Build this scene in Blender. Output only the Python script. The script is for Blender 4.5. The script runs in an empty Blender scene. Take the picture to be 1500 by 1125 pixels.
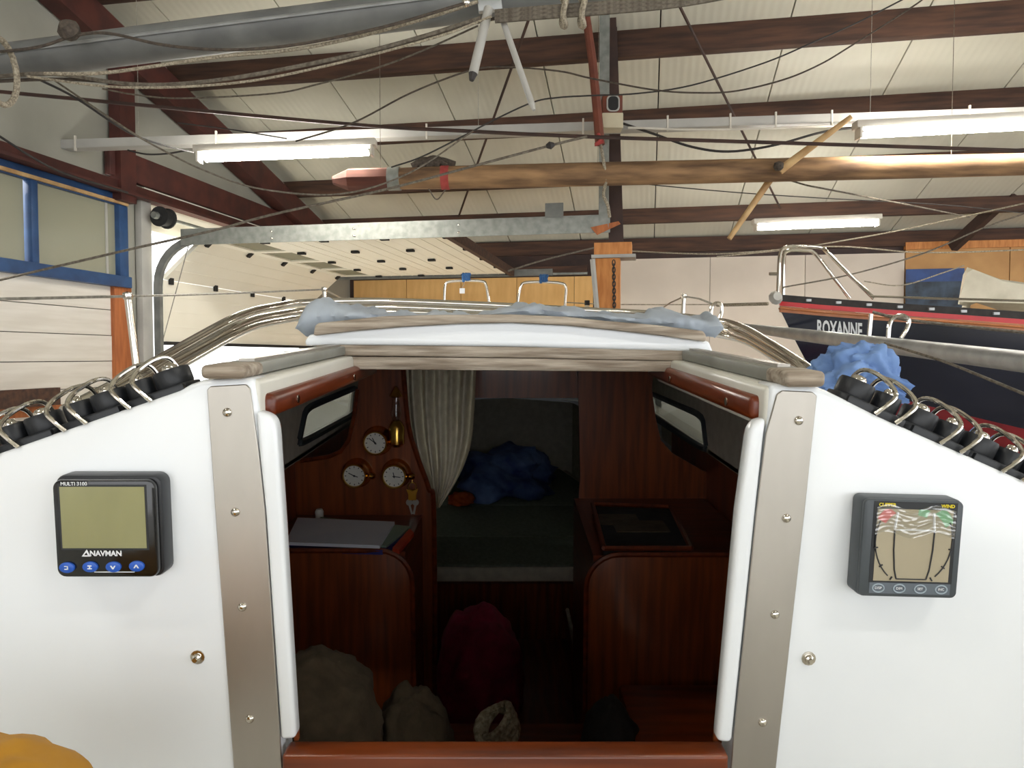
import bpy, bmesh, math, random
from mathutils import Vector, Matrix, noise
from mathutils.bvhtree import BVHTree
random.seed(7)
SC = bpy.context.scene
COL = SC.collection

# ------------------------------------------------------------ camera
FPX = 1083.0                                   # focal length in pixels of the 1500 px frame
PITCH = math.atan(40.5 / FPX)                  # looks slightly down
EYE = Vector((0, 0, 2.7))
cd = bpy.data.cameras.new('camera'); cam = bpy.data.objects.new('camera', cd); COL.objects.link(cam)
cam.location = EYE; cam.rotation_euler = (math.pi/2 - PITCH, 0, 0)
cd.sensor_fit = 'HORIZONTAL'; cd.sensor_width = 36; cd.lens = 36*FPX/1500
cd.clip_start = .02; cd.clip_end = 200
SC.camera = cam
# ------------------------------------------------------------ sky, exposure
world = bpy.data.worlds.new('overcast_sky'); SC.world = world; world.use_nodes = True
bgn = world.node_tree.nodes['Background']
bgn.inputs[0].default_value = (.96, .98, 1.0, 1); bgn.inputs[1].default_value = 2.4
vs = SC.view_settings
vs.view_transform = 'Standard'; vs.look = 'None'; vs.gamma = 1; vs.use_curve_mapping = False
vs.exposure = 0.35
sun_d = bpy.data.lights.new('sun', 'SUN'); sun_d.energy = 12.0; sun_d.angle = .02; sun_d.color = (1, .95, .86)
sun = bpy.data.objects.new('sun', sun_d); COL.objects.link(sun); sun.rotation_euler = (0, math.radians(-52), -.18)   # low sun on the yard, from beyond the left wall
TUBE_POWER = 70.0                              # fluorescent tubes (emission strength)

# ------------------------------------------------------------ frames
RC = Matrix.Rotation(math.pi/2 - PITCH, 3, 'X')
def ray(px, py): return RC @ Vector(((px-750)/FPX, -(py-562.5)/FPX, -1))
def W(px, py, d): return EYE + ray(px, py)*d               # world point at camera depth d
PSI = .18                                                  # the shed is turned against the boat
e1 = Vector((math.cos(PSI), -math.sin(PSI), 0)); e2 = Vector((math.sin(PSI), math.cos(PSI), 0))
BG = Matrix(((e1.x, e2.x, 0, 0), (e1.y, e2.y, 0, 0), (0, 0, 1, 0), (0, 0, 0, 1)))
TH = .0535                                                 # the boat stands a little bow-up
BT = Matrix(((1, 0, 0, 0), (0, math.cos(TH), -math.sin(TH), 0), (0, math.sin(TH), math.cos(TH), 2.7), (0, 0, 0, 1)))
I4 = Matrix.Identity(4)
BGi, BTi = BG.inverted(), BT.inverted()
def _on(Mi, px, py, ax, val):
    o = Mi @ EYE; d = Mi.to_3x3() @ ray(px, py)
    return o + d*((val - o[ax])/d[ax])
def ga(px, py, a): return _on(BGi, px, py, 0, a)           # shed frame, plane a = const
def gb(px, py, b): return _on(BGi, px, py, 1, b)
def gz(px, py, z): return _on(BGi, px, py, 2, z)
def ty(px, py, y): return _on(BTi, px, py, 1, y)           # boat frame, plane y = const
def tx(px, py, x): return _on(BTi, px, py, 0, x)
def tz(px, py, z): return _on(BTi, px, py, 2, z)

# ------------------------------------------------------------ materials
def S(r, g, b):
    f = lambda c: (c/255/12.92) if c/255 <= .04045 else ((c/255+.055)/1.055)**2.4
    return (f(r), f(g), f(b), 1)
MATS = {}
def mat(name, c1, c2=None, rough=.5, metal=0, scale=8, stretch=(1, 1, 1), bump=0, coat=0, detail=4, emit=0, spec=.5, alpha=None, lo=.35, hi=.65, bscale=None, wave=None):
    m = bpy.data.materials.new(name); m.use_nodes = True
    nt = m.node_tree; b = nt.nodes['Principled BSDF']; L = nt.links
    b.inputs['Roughness'].default_value = rough; b.inputs['Metallic'].default_value = metal
    b.inputs['Base Color'].default_value = c1; b.inputs['Coat Weight'].default_value = coat
    b.inputs['Coat Roughness'].default_value = .08
    b.inputs['Specular IOR Level'].default_value = spec
    if emit:
        b.inputs['Emission Color'].default_value = c1; b.inputs['Emission Strength'].default_value = emit
    tc = nt.nodes.new('ShaderNodeTexCoord'); mp = nt.nodes.new('ShaderNodeMapping')
    mp.inputs['Scale'].default_value = stretch; L.new(tc.outputs['Object'], mp.inputs[0])
    nz = nt.nodes.new('ShaderNodeTexNoise'); nz.inputs['Scale'].default_value = scale; nz.inputs['Detail'].default_value = detail
    L.new(mp.outputs[0], nz.inputs['Vector'])
    if c2:
        cr = nt.nodes.new('ShaderNodeValToRGB'); cr.color_ramp.elements[0].position = lo; cr.color_ramp.elements[1].position = hi
        cr.color_ramp.elements[0].color = c1; cr.color_ramp.elements[1].color = c2
        L.new(nz.outputs[0], cr.inputs[0]); L.new(cr.outputs[0], b.inputs['Base Color'])
    if bump:
        bp = nt.nodes.new('ShaderNodeBump'); bp.inputs['Strength'].default_value = bump; bp.inputs['Distance'].default_value = .02
        if wave:
            wv = nt.nodes.new('ShaderNodeTexWave'); wv.bands_direction = 'X'; wv.wave_profile = 'SIN'
            wv.inputs['Scale'].default_value = wave; L.new(tc.outputs['Object'], wv.inputs['Vector']); L.new(wv.outputs[0], bp.inputs['Height'])
        elif bscale:
            n2 = nt.nodes.new('ShaderNodeTexNoise'); n2.inputs['Scale'].default_value = bscale; n2.inputs['Detail'].default_value = 3
            L.new(tc.outputs['Object'], n2.inputs['Vector']); L.new(n2.outputs[0], bp.inputs['Height'])
        else: L.new(nz.outputs[0], bp.inputs['Height'])
        L.new(bp.outputs[0], b.inputs['Normal'])
    if alpha is not None: b.inputs['Alpha'].default_value = alpha
    MATS[name] = m; return m
def glass(name, tint, mixv=.12, rough=.02):
    m = bpy.data.materials.new(name); m.use_nodes = True; nt = m.node_tree; nt.nodes.clear()
    o = nt.nodes.new('ShaderNodeOutputMaterial'); t = nt.nodes.new('ShaderNodeBsdfTransparent'); g = nt.nodes.new('ShaderNodeBsdfGlossy')
    mx = nt.nodes.new('ShaderNodeMixShader'); t.inputs[0].default_value = tint; g.inputs['Roughness'].default_value = rough
    mx.inputs[0].default_value = mixv
    nt.links.new(t.outputs[0], mx.inputs[1]); nt.links.new(g.outputs[0], mx.inputs[2]); nt.links.new(mx.outputs[0], o.inputs[0])
    MATS[name] = m; return m
M = MATS
mat('gelcoat', S(236, 239, 241), S(229, 233, 236), rough=.22, scale=2.5, coat=.35)
mat('gelcoat_cream', S(226, 224, 214), S(216, 214, 203), rough=.35, scale=6)
mat('steel_brushed', S(186, 181, 173), S(176, 171, 163), rough=.38, metal=.9, scale=5, stretch=(3, 3, 1), bump=.0)
mat('chrome', S(222, 216, 206), S(205, 200, 190), rough=.13, metal=1, scale=4)
mat('alu', S(168, 170, 170), S(148, 150, 150), rough=.45, metal=.55, scale=10)
mat('rail_grey', S(150, 150, 142), S(132, 132, 124), rough=.5, metal=.25, scale=9)
mat('galvanised', S(146, 148, 142), S(126, 129, 124), rough=.5, metal=.5, scale=18)
mat('grey_paint', S(120, 122, 118), S(98, 100, 97), rough=.6, scale=9)
mat('mast_grey', S(116, 117, 115), S(98, 99, 98), rough=.55, metal=.1, scale=6)
mat('teak_grey', S(182, 170, 154), S(132, 118, 102), rough=.8, scale=16, stretch=(.7, 7, 9), bump=.25, detail=7)
mat('mahogany', S(142, 70, 27), S(104, 47, 16), rough=.38, scale=7, stretch=(8, 2, .6), coat=.12, detail=6)
mat('mahogany_x', S(122, 56, 20), S(86, 36, 13), rough=.32, scale=7, stretch=(.6, 7, 7), coat=.15, detail=6)
mat('mahogany_y', S(120, 50, 16), S(88, 34, 11), rough=.34, scale=7, stretch=(7, .6, 7), coat=.12, detail=6)
mat('liner', S(204, 198, 182), S(190, 184, 168), rough=.7, scale=30, bump=.1)
mat('curtain_cloth', S(226, 218, 196), S(208, 200, 178), rough=.9, scale=40, bump=.1)
mat('mattress_green', S(138, 148, 130), S(122, 132, 114), rough=.9, scale=60, bump=.15)
mat('mattress_edge', S(224, 218, 200), S(206, 200, 184), rough=.9, scale=30)
mat('blue_quilt', S(120, 150, 200), S(44, 66, 130), rough=.6, scale=7, bump=.2)
mat('orange_cloth', S(210, 100, 40), S(180, 80, 34), rough=.9, scale=20)
mat('paper', S(236, 240, 248), S(222, 228, 240), rough=.45, scale=5)
mat('paper_blue', S(52, 58, 140), S(44, 50, 120), rough=.5, scale=5)
mat('paper_green', S(150, 170, 150), S(130, 152, 140), rough=.6, scale=5)
mat('paper_red', S(214, 84, 44), S(190, 60, 40), rough=.6, scale=9)
mat('canvas_beige', S(88, 76, 60), S(72, 62, 48), rough=.95, scale=30, bump=.2)
mat('canvas_dark', S(40, 38, 38), S(28, 27, 28), rough=.9, scale=30, bump=.2)
mat('magenta_bag', S(170, 30, 74), S(136, 24, 58), rough=.85, scale=20, bump=.2)
mat('rope_white', S(176, 166, 146), S(120, 110, 94), rough=.9, scale=120, bump=.4)
mat('rope_grey', S(118, 110, 98), S(84, 76, 66), rough=.9, scale=60, bump=.3)
mat('rope_dark', S(86, 76, 66), S(62, 54, 48), rough=.9, scale=60, bump=.3)
mat('cable_black', S(52, 48, 46), S(38, 35, 34), rough=.7, scale=20)
mat('wire', S(176, 172, 162), S(140, 136, 128), rough=.45, metal=.6, scale=50)
mat('brass', S(226, 184, 96), S(196, 150, 66), rough=.2, metal=1, scale=7)
mat('dial_white', S(232, 230, 220), S(224, 222, 212), rough=.4, scale=5)
mat('black_plastic', S(34, 36, 40), S(26, 28, 31), rough=.35, scale=20)
mat('black_gloss', S(16, 16, 17), S(12, 12, 13), rough=.15, scale=6, coat=.3)
mat('grey_plastic', S(68, 74, 78), S(58, 64, 68), rough=.4, scale=20)
mat('panel_grey', S(96, 104, 112), S(86, 94, 102), rough=.45, scale=20)
mat('cleat_black', S(30, 33, 38), S(20, 22, 26), rough=.45, scale=30, bump=.1)
mat('lcd_olive', S(150, 148, 104), S(128, 126, 88), rough=.12, scale=3, coat=.4, stretch=(3, 1, 1))
mat('lcd_tan', S(172, 162, 138), S(154, 144, 120), rough=.08, scale=4, coat=.6)
mat('lcd_line', S(40, 40, 42), rough=.5)
mat('button_blue', S(36, 92, 190), S(28, 76, 170), rough=.35, scale=9)
mat('print_white', S(226, 228, 230), rough=.5)
mat('print_yellow', S(220, 200, 40), rough=.5)
mat('print_red', S(206, 96, 92), rough=.5)
mat('print_green', S(112, 176, 130), rough=.5)
mat('hood_cloth', S(176, 184, 192), S(150, 158, 168), rough=.8, scale=10, bump=.15)
mat('rag_blue', S(122, 152, 198), S(84, 114, 166), rough=.9, scale=10, bump=.25)
mat('yellow_oilskin', S(196, 140, 24), S(170, 116, 18), rough=.7, scale=9, bump=.15)
mat('navy_hull', S(24, 28, 44), S(16, 20, 34), rough=.18, scale=2, coat=.5)
mat('red_stripe', S(200, 40, 44), S(180, 34, 38), rough=.35, scale=6)
mat('bronze_stripe', S(176, 110, 66), S(160, 96, 58), rough=.4, scale=6)
mat('antifouling', S(140, 34, 40), S(118, 28, 34), rough=.8, scale=6)
mat('tarp_white', S(206, 200, 182), S(184, 178, 160), rough=.85, scale=5, bump=.2)
mat('pole_red', S(120, 62, 42), S(96, 48, 34), rough=.7, scale=7)
mat('ring_grey', S(160, 174, 184), rough=.4)
# shed
mat('roof_panel', S(214, 211, 196), S(204, 201, 186), rough=.55, scale=1.3, bump=.10, wave=5.0)
mat('wall_sheet', S(158, 157, 146), S(148, 147, 136), rough=.6, scale=2)
mat('timber_dark', S(84, 56, 41), S(56, 38, 30), rough=.8, scale=5, stretch=(.5, 5, 5), detail=6, bump=.15)
mat('steel_red', S(82, 38, 30), S(62, 28, 24), rough=.65, scale=6)
mat('steel_brown', S(66, 44, 36), S(48, 32, 28), rough=.65, scale=6)
mat('blue_paint', S(44, 80, 126), S(34, 64, 106), rough=.5, scale=7)
mat('plank_white', S(226, 221, 212), S(214, 208, 197), rough=.7, scale=5, stretch=(5, .4, 5), detail=6, bump=.08)
mat('wood_orange', S(176, 104, 56), S(150, 84, 44), rough=.7, scale=7, stretch=(5, 5, .6))
mat('ply_tan', S(228, 182, 116), S(216, 168, 102), rough=.7, scale=4, stretch=(3, 3, .7))
mat('ply_orange', S(208, 140, 76), S(182, 114, 56), rough=.65, scale=7, stretch=(4, 4, .7), detail=6)
mat('board_white', S(210, 198, 184), S(202, 190, 176), rough=.7, scale=2)
mat('cardboard', S(196, 152, 100), S(180, 136, 88), rough=.85, scale=3)
mat('door_white', S(247, 243, 229), S(242, 238, 222), rough=.5, scale=2)
mat('rubber', S(36, 36, 36), S(28, 28, 28), rough=.8, scale=9)
mat('spar_wood', S(164, 128, 90), S(92, 68, 48), rough=.85, scale=3, stretch=(.8, 5, 5), detail=9, bump=.3, lo=.32, hi=.66)
mat('spar_red', S(104, 58, 44), S(80, 44, 34), rough=.85, scale=6, stretch=(.6, 4, 4))
mat('pole_wood', S(206, 172, 122), S(166, 128, 84), rough=.7, scale=7, stretch=(1, 1, 1))
mat('tray_white', S(176, 174, 168), S(160, 158, 152), rough=.5, scale=4)
mat('concrete', S(150, 146, 138), S(126, 122, 114), rough=.85, scale=1.5, bump=.1, detail=8)
mat('asphalt', S(190, 188, 182), S(172, 170, 164), rough=.9, scale=2)
mat('tube_light', (1, .97, .90, 1), emit=TUBE_POWER)
mat('fixture', S(210, 204, 192), S(196, 190, 178), rough=.5, scale=6)
mat('box_beige', S(200, 190, 164), S(188, 178, 152), rough=.6, scale=7)
mat('banner_blue', S(48, 78, 136), S(36, 54, 96), rough=.6, scale=4)
mat('banner_black', S(26, 34, 44), S(58, 74, 92), rough=.6, scale=6)
mat('tape_blue', S(60, 104, 156), S(44, 82, 132), rough=.8, scale=20)
mat('flange_red', S(170, 70, 66), S(150, 56, 52), rough=.8, scale=30)
glass('cabin_glass', (.62, .64, .64, 1), .16)
dg_ = glass('dusty_glass', (.12, .125, .11, 1), .12, .25)
nt_ = dg_.node_tree; ad_ = nt_.nodes.new('ShaderNodeAddShader'); df_ = nt_.nodes.new('ShaderNodeBsdfDiffuse'); df_.inputs[0].default_value = S(132, 130, 112)
ou_ = [n for n in nt_.nodes if n.type == 'OUTPUT_MATERIAL'][0]; ms_ = ou_.inputs[0].links[0].from_node
nt_.links.new(ms_.outputs[0], ad_.inputs[0]); nt_.links.new(df_.outputs[0], ad_.inputs[1]); nt_.links.new(ad_.outputs[0], ou_.inputs[0])
glass('film', (.96, .96, .94, 1), .22, .12)
glass('clear_glass', (.9, .92, .92, 1), .1)

# ------------------------------------------------------------ object helpers
WM = {}
def reg(o, Mw, parent):
    o.rotation_mode = 'XYZ'
    if parent is not None:
        o.parent = parent; o.matrix_parent_inverse = Matrix.Identity(4); o.matrix_basis = WM[parent.name].inverted() @ Mw
    else: o.matrix_basis = Mw
    WM[o.name] = Mw.copy(); return o
def empty(name, Mw, loc=(0, 0, 0)):
    o = bpy.data.objects.new(name, None); o.empty_display_size = .05; COL.objects.link(o)
    return reg(o, Mw @ Matrix.Translation(Vector(loc)), None)
def tag(o, label=None, cat=None, group=None, kind=None):
    if label: o['label'] = label
    if cat: o['category'] = cat
    if group: o['group'] = group
    if kind: o['kind'] = kind
    return o
def inst(name, me, Mw, parent=None):
    o = bpy.data.objects.new(name, me); COL.objects.link(o); return reg(o, Mw, parent)
def copy_tree(root, Mw, label=None):
    r = root.copy(); COL.objects.link(r); reg(r, Mw, None)
    if label: r['label'] = label
    base = WM[root.name]
    for ch in [c for c in root.children]:
        c = ch.copy(); COL.objects.link(c); reg(c, Mw @ base.inverted() @ WM[ch.name], r)
        for g in [k for k in ch.children]:
            d = g.copy(); COL.objects.link(d); reg(d, Mw @ base.inverted() @ WM[g.name], c)
    return r
def smooth_path(pts, n=6):
    pts = [Vector(p) for p in pts]
    if len(pts) < 3: return pts
    P = [pts[0]*2-pts[1]] + pts + [pts[-1]*2-pts[-2]]; out = []
    for i in range(1, len(P)-2):
        a, b, c, d = P[i-1], P[i], P[i+1], P[i+2]
        for k in range(n):
            t = k/n
            out.append(.5*((2*b)+(c-a)*t+(2*a-5*b+4*c-d)*t*t+(3*b-a-3*c+d)*t**3))
    out.append(pts[-1]); return out
class MB:
    def __init__(s): s.v = []; s.f = []
    def add(s, vs, fs):
        n = len(s.v); s.v += [Vector(v) for v in vs]; s.f += [tuple(i+n for i in f) for f in fs]; return s
    def box(s, lo, hi):
        (a, b, c), (d, e, g) = lo, hi
        return s.hexa([(a, b, c), (d, b, c), (d, e, c), (a, e, c), (a, b, g), (d, b, g), (d, e, g), (a, e, g)])
    def hexa(s, p): return s.add(p, [(3, 2, 1, 0), (4, 5, 6, 7), (0, 1, 5, 4), (1, 2, 6, 5), (2, 3, 7, 6), (3, 0, 4, 7)])
    def prism(s, poly, vec):
        n = len(poly); vec = Vector(vec); a = [Vector(p) for p in poly]
        return s.add(a+[p+vec for p in a], [tuple(range(n-1, -1, -1)), tuple(range(n, 2*n))]+[(i, (i+1) % n, n+(i+1) % n, n+i) for i in range(n)])
    def beam(s, p, q, w, h, up=(0, 0, 1)):
        p, q = Vector(p), Vector(q); d = (q-p).normalized(); x = d.cross(Vector(up)).normalized()*(w/2); u = x.cross(d).normalized()*(h/2)
        return s.hexa([p-x-u, p+x-u, q+x-u, q-x-u, p-x+u, p+x+u, q+x+u, q-x+u])
    def tube(s, pts, r, n=8, closed=False, flat=1.0, up=(0, 0, 1)):
        pts = [Vector(p) for p in pts]; m = len(pts); rs = r if isinstance(r, (list, tuple)) else [r]*m
        if len(rs) != m: rs = [rs[0]+(rs[-1]-rs[0])*i/(m-1) for i in range(m)]
        vs = []; prev = None
        for i, p in enumerate(pts):
            if closed: d = pts[(i+1) % m]-pts[i-1]
            else: d = pts[min(i+1, m-1)]-pts[max(i-1, 0)]
            d = d.normalized() if d.length > 1e-9 else Vector((0, 0, 1))
            if prev is None:
                u = Vector(up)
                if abs(u.dot(d)) > .95: u = Vector((1, 0, 0))
                x = d.cross(u).normalized()
            else: x = (prev-d*prev.dot(d)).normalized()
            prev = x; y = x.cross(d)
            vs += [p+(x*math.cos(2*math.pi*k/n)+y*flat*math.sin(2*math.pi*k/n))*rs[i] for k in range(n)]
        fs = []
        for i in range(m if closed else m-1):
            j = (i+1) % m
            fs += [(i*n+k, i*n+(k+1) % n, j*n+(k+1) % n, j*n+k) for k in range(n)]
        if not closed: fs += [tuple(range(n-1, -1, -1)), tuple((m-1)*n+k for k in range(n))]
        return s.add(vs, fs)
    def lathe(s, prof, c=(0, 0, 0), axis=(0, 0, 1), n=20):
        ax = Vector(axis).normalized(); u = Vector((1, 0, 0)) if abs(ax.x) < .9 else Vector((0, 1, 0))
        x = ax.cross(u).normalized(); y = ax.cross(x); c = Vector(c); vs = []
        for r, h in prof: vs += [c+ax*h+(x*math.cos(2*math.pi*k/n)+y*math.sin(2*math.pi*k/n))*max(r, 1e-5) for k in range(n)]
        m = len(prof)
        fs = [(i*n+k, i*n+(k+1) % n, (i+1)*n+(k+1) % n, (i+1)*n+k) for i in range(m-1) for k in range(n)]
        fs += [tuple(range(n-1, -1, -1)), tuple((m-1)*n+k for k in range(n))]
        return s.add(vs, fs)
    def grid(s, rows):
        m, n = len(rows), len(rows[0])
        return s.add([p for r in rows for p in r], [(i*n+k, i*n+k+1, (i+1)*n+k+1, (i+1)*n+k) for i in range(m-1) for k in range(n-1)])
    def mesh(s, name, m, bevel=0, smooth=None, seg=2, origin=None, ang=40):
        c = Vector(origin) if origin is not None else None
        if c is None:
            lo = Vector((min(v[i] for v in s.v) for i in range(3))); hi = Vector((max(v[i] for v in s.v) for i in range(3)))
            c = Vector(((lo.x+hi.x)/2, (lo.y+hi.y)/2, lo.z))
        bm = bmesh.new(); vv = [bm.verts.new(v-c) for v in s.v]
        for f in s.f:
            try: bm.faces.new([vv[i] for i in f])
            except ValueError: pass
        bmesh.ops.recalc_face_normals(bm, faces=bm.faces)
        if bevel:
            ed = [e for e in bm.edges if len(e.link_faces) == 2 and e.calc_face_angle(0) > math.radians(25)]
            bmesh.ops.bevel(bm, geom=ed, offset=bevel, segments=seg, profile=.5, affect='EDGES', clamp_overlap=True)
        if smooth or bevel:
            for f in bm.faces: f.smooth = True
            for e in bm.edges:
                if len(e.link_faces) == 2 and e.calc_face_angle(0) > math.radians(ang): e.smooth = False
        me = bpy.data.meshes.new(name); bm.to_mesh(me); bm.free()
        me.materials.append(M[m]); return me, c
    def build(s, name, m, parent=None, Mw=I4, **k):
        me, c = s.mesh(name, m, **k)
        o = inst(name, me, Mw @ Matrix.Translation(c), parent); return o
def rrect(x0, x1, z0, z1, r, n=5):
    out = []
    for cx, cz, a0 in ((x1-r, z1-r, 0), (x0+r, z1-r, 90), (x0+r, z0+r, 180), (x1-r, z0+r, 270)):
        for k in range(n+1):
            a = math.radians(a0+90*k/n); out.append((cx+r*math.cos(a), cz+r*math.sin(a)))
    return out
def text_mesh(txt, size, bold=0, ext=.0003):
    cu = bpy.data.curves.new('lettering', 'FONT'); cu.body = txt; cu.size = size; cu.extrude = ext; cu.offset = bold; cu.resolution_u = 3
    cu.align_x = 'CENTER'; cu.align_y = 'CENTER'
    o = bpy.data.objects.new('lettering_source', cu); COL.objects.link(o)
    dg = bpy.context.evaluated_depsgraph_get(); me = bpy.data.meshes.new_from_object(o.evaluated_get(dg))
    bpy.data.objects.remove(o); bpy.data.curves.remove(cu); me.materials.clear(); return me
# ============================================================ THE SHED (shed frame: a right along the purlins, b away, z up)
A, B = -4.23, 10.2
ZE = gb(900, 350, B).z; SL = .245                      # roof underside at the far wall, roof slope
B_OPEN = -9.0; BR = -2.0; A_R = 10.5                # open end of the shed behind the camera, ridge
def zr(b): return ZE+SL*(B-b) if b >= BR else ZE+SL*(B-BR)-SL*(BR-b)
tag(MB().box((A-.02, B_OPEN-6, -.12), (A_R+6, B+.3, 0)).build('floor', 'concrete', None, BG), kind='structure')
tag(MB().box((A-45, -25, -.14), (A-.03, 45, -.02)).build('floor_yard', 'asphalt', None, BG), kind='structure')
# --- ceiling: sandwich panels one metre wide on purlins, with bracing rods
b0 = BR
sl_len = math.hypot(B+.25-b0, SL*(B+.25-b0)); roll = -math.atan(SL)
ceil = tag(MB().hexa([(A-.1, b0, zr(b0)+.075), (A_R, b0, zr(b0)+.075), (A_R, B+.25, zr(B+.25)+.075), (A-.1, B+.25, zr(B+.25)+.075),
                      (A-.1, b0, zr(b0)+.10), (A_R, b0, zr(b0)+.10), (A_R, B+.25, zr(B+.25)+.10), (A-.1, B+.25, zr(B+.25)+.10)]).build('ceiling', 'steel_brown', None, BG), kind='structure')
pm, pc = MB().box((-.487, 0, 0), (.487, sl_len, .06)).mesh('panel', 'roof_panel', origin=(0, 0, 0))
pm2, pc2 = MB().box((-.487, 0, 0), (.487, (BR-B_OPEN)*math.hypot(1, SL), .06)).mesh('panel', 'roof_panel', origin=(0, 0, 0))
MB().hexa([(A-.1, B_OPEN, zr(B_OPEN)+.075), (A_R, B_OPEN, zr(B_OPEN)+.075), (A_R, BR, zr(BR)+.075), (A-.1, BR, zr(BR)+.075), (A-.1, B_OPEN, zr(B_OPEN)+.1), (A_R, B_OPEN, zr(B_OPEN)+.1), (A_R, BR, zr(BR)+.1), (A-.1, BR, zr(BR)+.1)]).build('rear_slope', 'steel_brown', ceil, BG)
a = .09+.4925-5*.985
while a < A_R:
    inst('panel', pm, BG @ Matrix.Translation((a, b0, zr(b0))) @ Matrix.Rotation(roll, 4, 'X'), ceil)
    inst('panel', pm2, BG @ Matrix.Translation((a, BR, zr(BR))) @ Matrix.Rotation(math.pi, 4, 'Z') @ Matrix.Rotation(roll, 4, 'X'), ceil); a += .985
for i, pb in enumerate((-8.2, -6, -4, -1.2, .1, 1.2, 2.4, 3.75, 5.02, 6.11, 7.22, 8.28, 9.33)):
    h = .2 if pb < 7 else .17
    MB().hexa([(A-.05, pb-.04, zr(pb)-h), (A_R, pb-.04, zr(pb)-h), (A_R, pb+.05, zr(pb)-h), (A-.05, pb+.05, zr(pb)-h),
               (A-.05, pb-.04, zr(pb-.04)), (A_R, pb-.04, zr(pb-.04)), (A_R, pb+.05, zr(pb+.05)), (A-.05, pb+.05, zr(pb+.05))]).build('purlin', 'timber_dark', ceil, BG, bevel=.006)
def roofpt(px, py, off):
    o = BGi @ EYE; d = BGi.to_3x3() @ ray(px, py); t = (ZE+SL*B-off-o.z-SL*o.y)/(d.z+SL*d.y); return o+d*t
for p, q in (((775, 27), (672, 317)), ((995, 8), (1143, 305))):
    u, v = roofpt(*p, .22), roofpt(*q, .22); dd = (u-v)*.5
    MB().tube([u+dd, v], .012, 6).build('brace_rod', 'steel_brown', ceil, BG, smooth=1)
# rafters: at the gable, and further right over the shed
def rafter(name, a0, a1, drop, h, parent):
    bb = (b0, B)
    return MB().hexa([(a0, bb[0], zr(bb[0])-drop-h), (a1, bb[0], zr(bb[0])-drop-h), (a1, bb[1], zr(bb[1])-drop-h), (a0, bb[1], zr(bb[1])-drop-h),
                      (a0, bb[0], zr(bb[0])-drop), (a1, bb[0], zr(bb[0])-drop), (a1, bb[1], zr(bb[1])-drop), (a0, bb[1], zr(bb[1])-drop)]).build(name, 'steel_red', parent, BG)
rafter('rafter', A+.0, A+.16, .2, .26, ceil)
rafter('rafter', 6.6, 6.76, .2, .26, ceil)
# --- left gable wall
b0 = B_OPEN
zt = lambda z: z+2.7
Z_WB, Z_WT, Z_LT = zt(.60), zt(1.25), zt(1.47)
bcol = ga(165, 200, A).y; bd1, bd2 = 5.74, 8.75
wl = tag(MB().prism([(A-.12, b0, Z_LT-.05), (A-.12, B, Z_LT-.05), (A-.12, B, zr(B)-.02), (A-.12, BR, zr(BR)-.02), (A-.12, b0, zr(b0)-.02)], (.10, 0, 0)).build('wall_left', 'wall_sheet', None, BG), kind='structure')
MB().box((A-.12, bcol+.1, 0), (A-.01, bd1-.05, Z_LT)).build('wall_section', 'wall_sheet', wl, BG)
MB().box((A-.12, bd2+.02, 0), (A-.02, B, Z_LT-.05)).build('wall_section', 'wall_sheet', wl, BG)
z = 0.0; k = 0
while z < Z_WB-.03:
    h = min(.205, Z_WB-z)
    off = random.uniform(0, .006)
    MB().box((A-.06, b0, z), (A-.01+off, bcol+.12, z+h-.006)).build('plank', 'plank_white', wl, BG); z += .205
MB().box((A-.11, b0, 0), (A-.06, bcol+.12, Z_WB)).build('wall_section', 'steel_brown', wl, BG)
for bb, nm in ((bcol+.05, 0),):
    MB().box((A-.02, bb-.10, 0), (A+.03, bb+.10, Z_WB)).build('board', 'wood_orange', wl, BG, bevel=.004)
    MB().box((A+.0, bb-.09, Z_WT), (A+.10, bb+.09, zr(bb)-.45)).build('column', 'steel_red', wl, BG)
MB().box((A+.0, -1.2, Z_WT), (A+.10, -1.0, zr(-1)-.45)).build('column', 'steel_red', wl, BG)
# lintel beams
MB().box((A+.0, b0, Z_WT+.06), (A+.07, B, Z_WT+.16)).build('lintel', 'steel_red', wl, BG, bevel=.005)
MB().box((A+.0, bcol-.1, Z_WT+.19), (A+.05, B, Z_WT+.42)).build('lintel', 'steel_red', wl, BG, bevel=.005)
MB().box((A+.07, b0, Z_WT+.055), (A+.14, B, Z_WT+.075)).build('lintel_flange', 'steel_red', wl, BG)
# window band in blue frames
w1 = tag(empty('window_1', BG, (A, 3.0, Z_WB)), kind='structure')
MB().box((A-.03, b0, Z_WB-.04), (A+.06, bcol+.12, Z_WB+.05)).build('sill_beam', 'blue_paint', w1, BG, bevel=.004)
MB().box((A-.03, b0, Z_WT-.03), (A+.02, bcol+.12, Z_WT+.06)).build('head_beam', 'blue_paint', w1, BG, bevel=.004)
MB().box((A+.02, b0, Z_WT-.02), (A+.04, bcol+.12, Z_WT+.005)).build('head_strip', 'pole_wood', w1, BG)
mul = [bcol+.06, ga(44, 310, A).y]+[ga(44, 310, A).y-1.0*k for k in range(1, 13)]
mul_ = [bcol+.06, ga(44, 310, A).y, ga(44, 310, A).y-1.0, ga(44, 310, A).y-2.0, ga(44, 310, A).y-3.0, ga(44, 310, A).y-4]
for i, mb_ in enumerate(mul):
    hw = .05 if i == 0 else .03
    MB().box((A-.03, mb_-hw, Z_WB+.05), (A+.04, mb_+hw, Z_WT-.03)).build('mullion', 'blue_paint', w1, BG, bevel=.004)
for i in range(len(mul)-1):
    MB().box((A-.012, mul[i+1]+.03, Z_WB+.05), (A-.006, mul[i]-.05, Z_WT-.03)).build('pane', 'dusty_glass', w1, BG)
MB().box((A-.02, bcol-.10, Z_WB+.05), (A+.0, bcol-.075, Z_WT-.03)).build('side_strip', 'tray_white', w1, BG)
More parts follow.
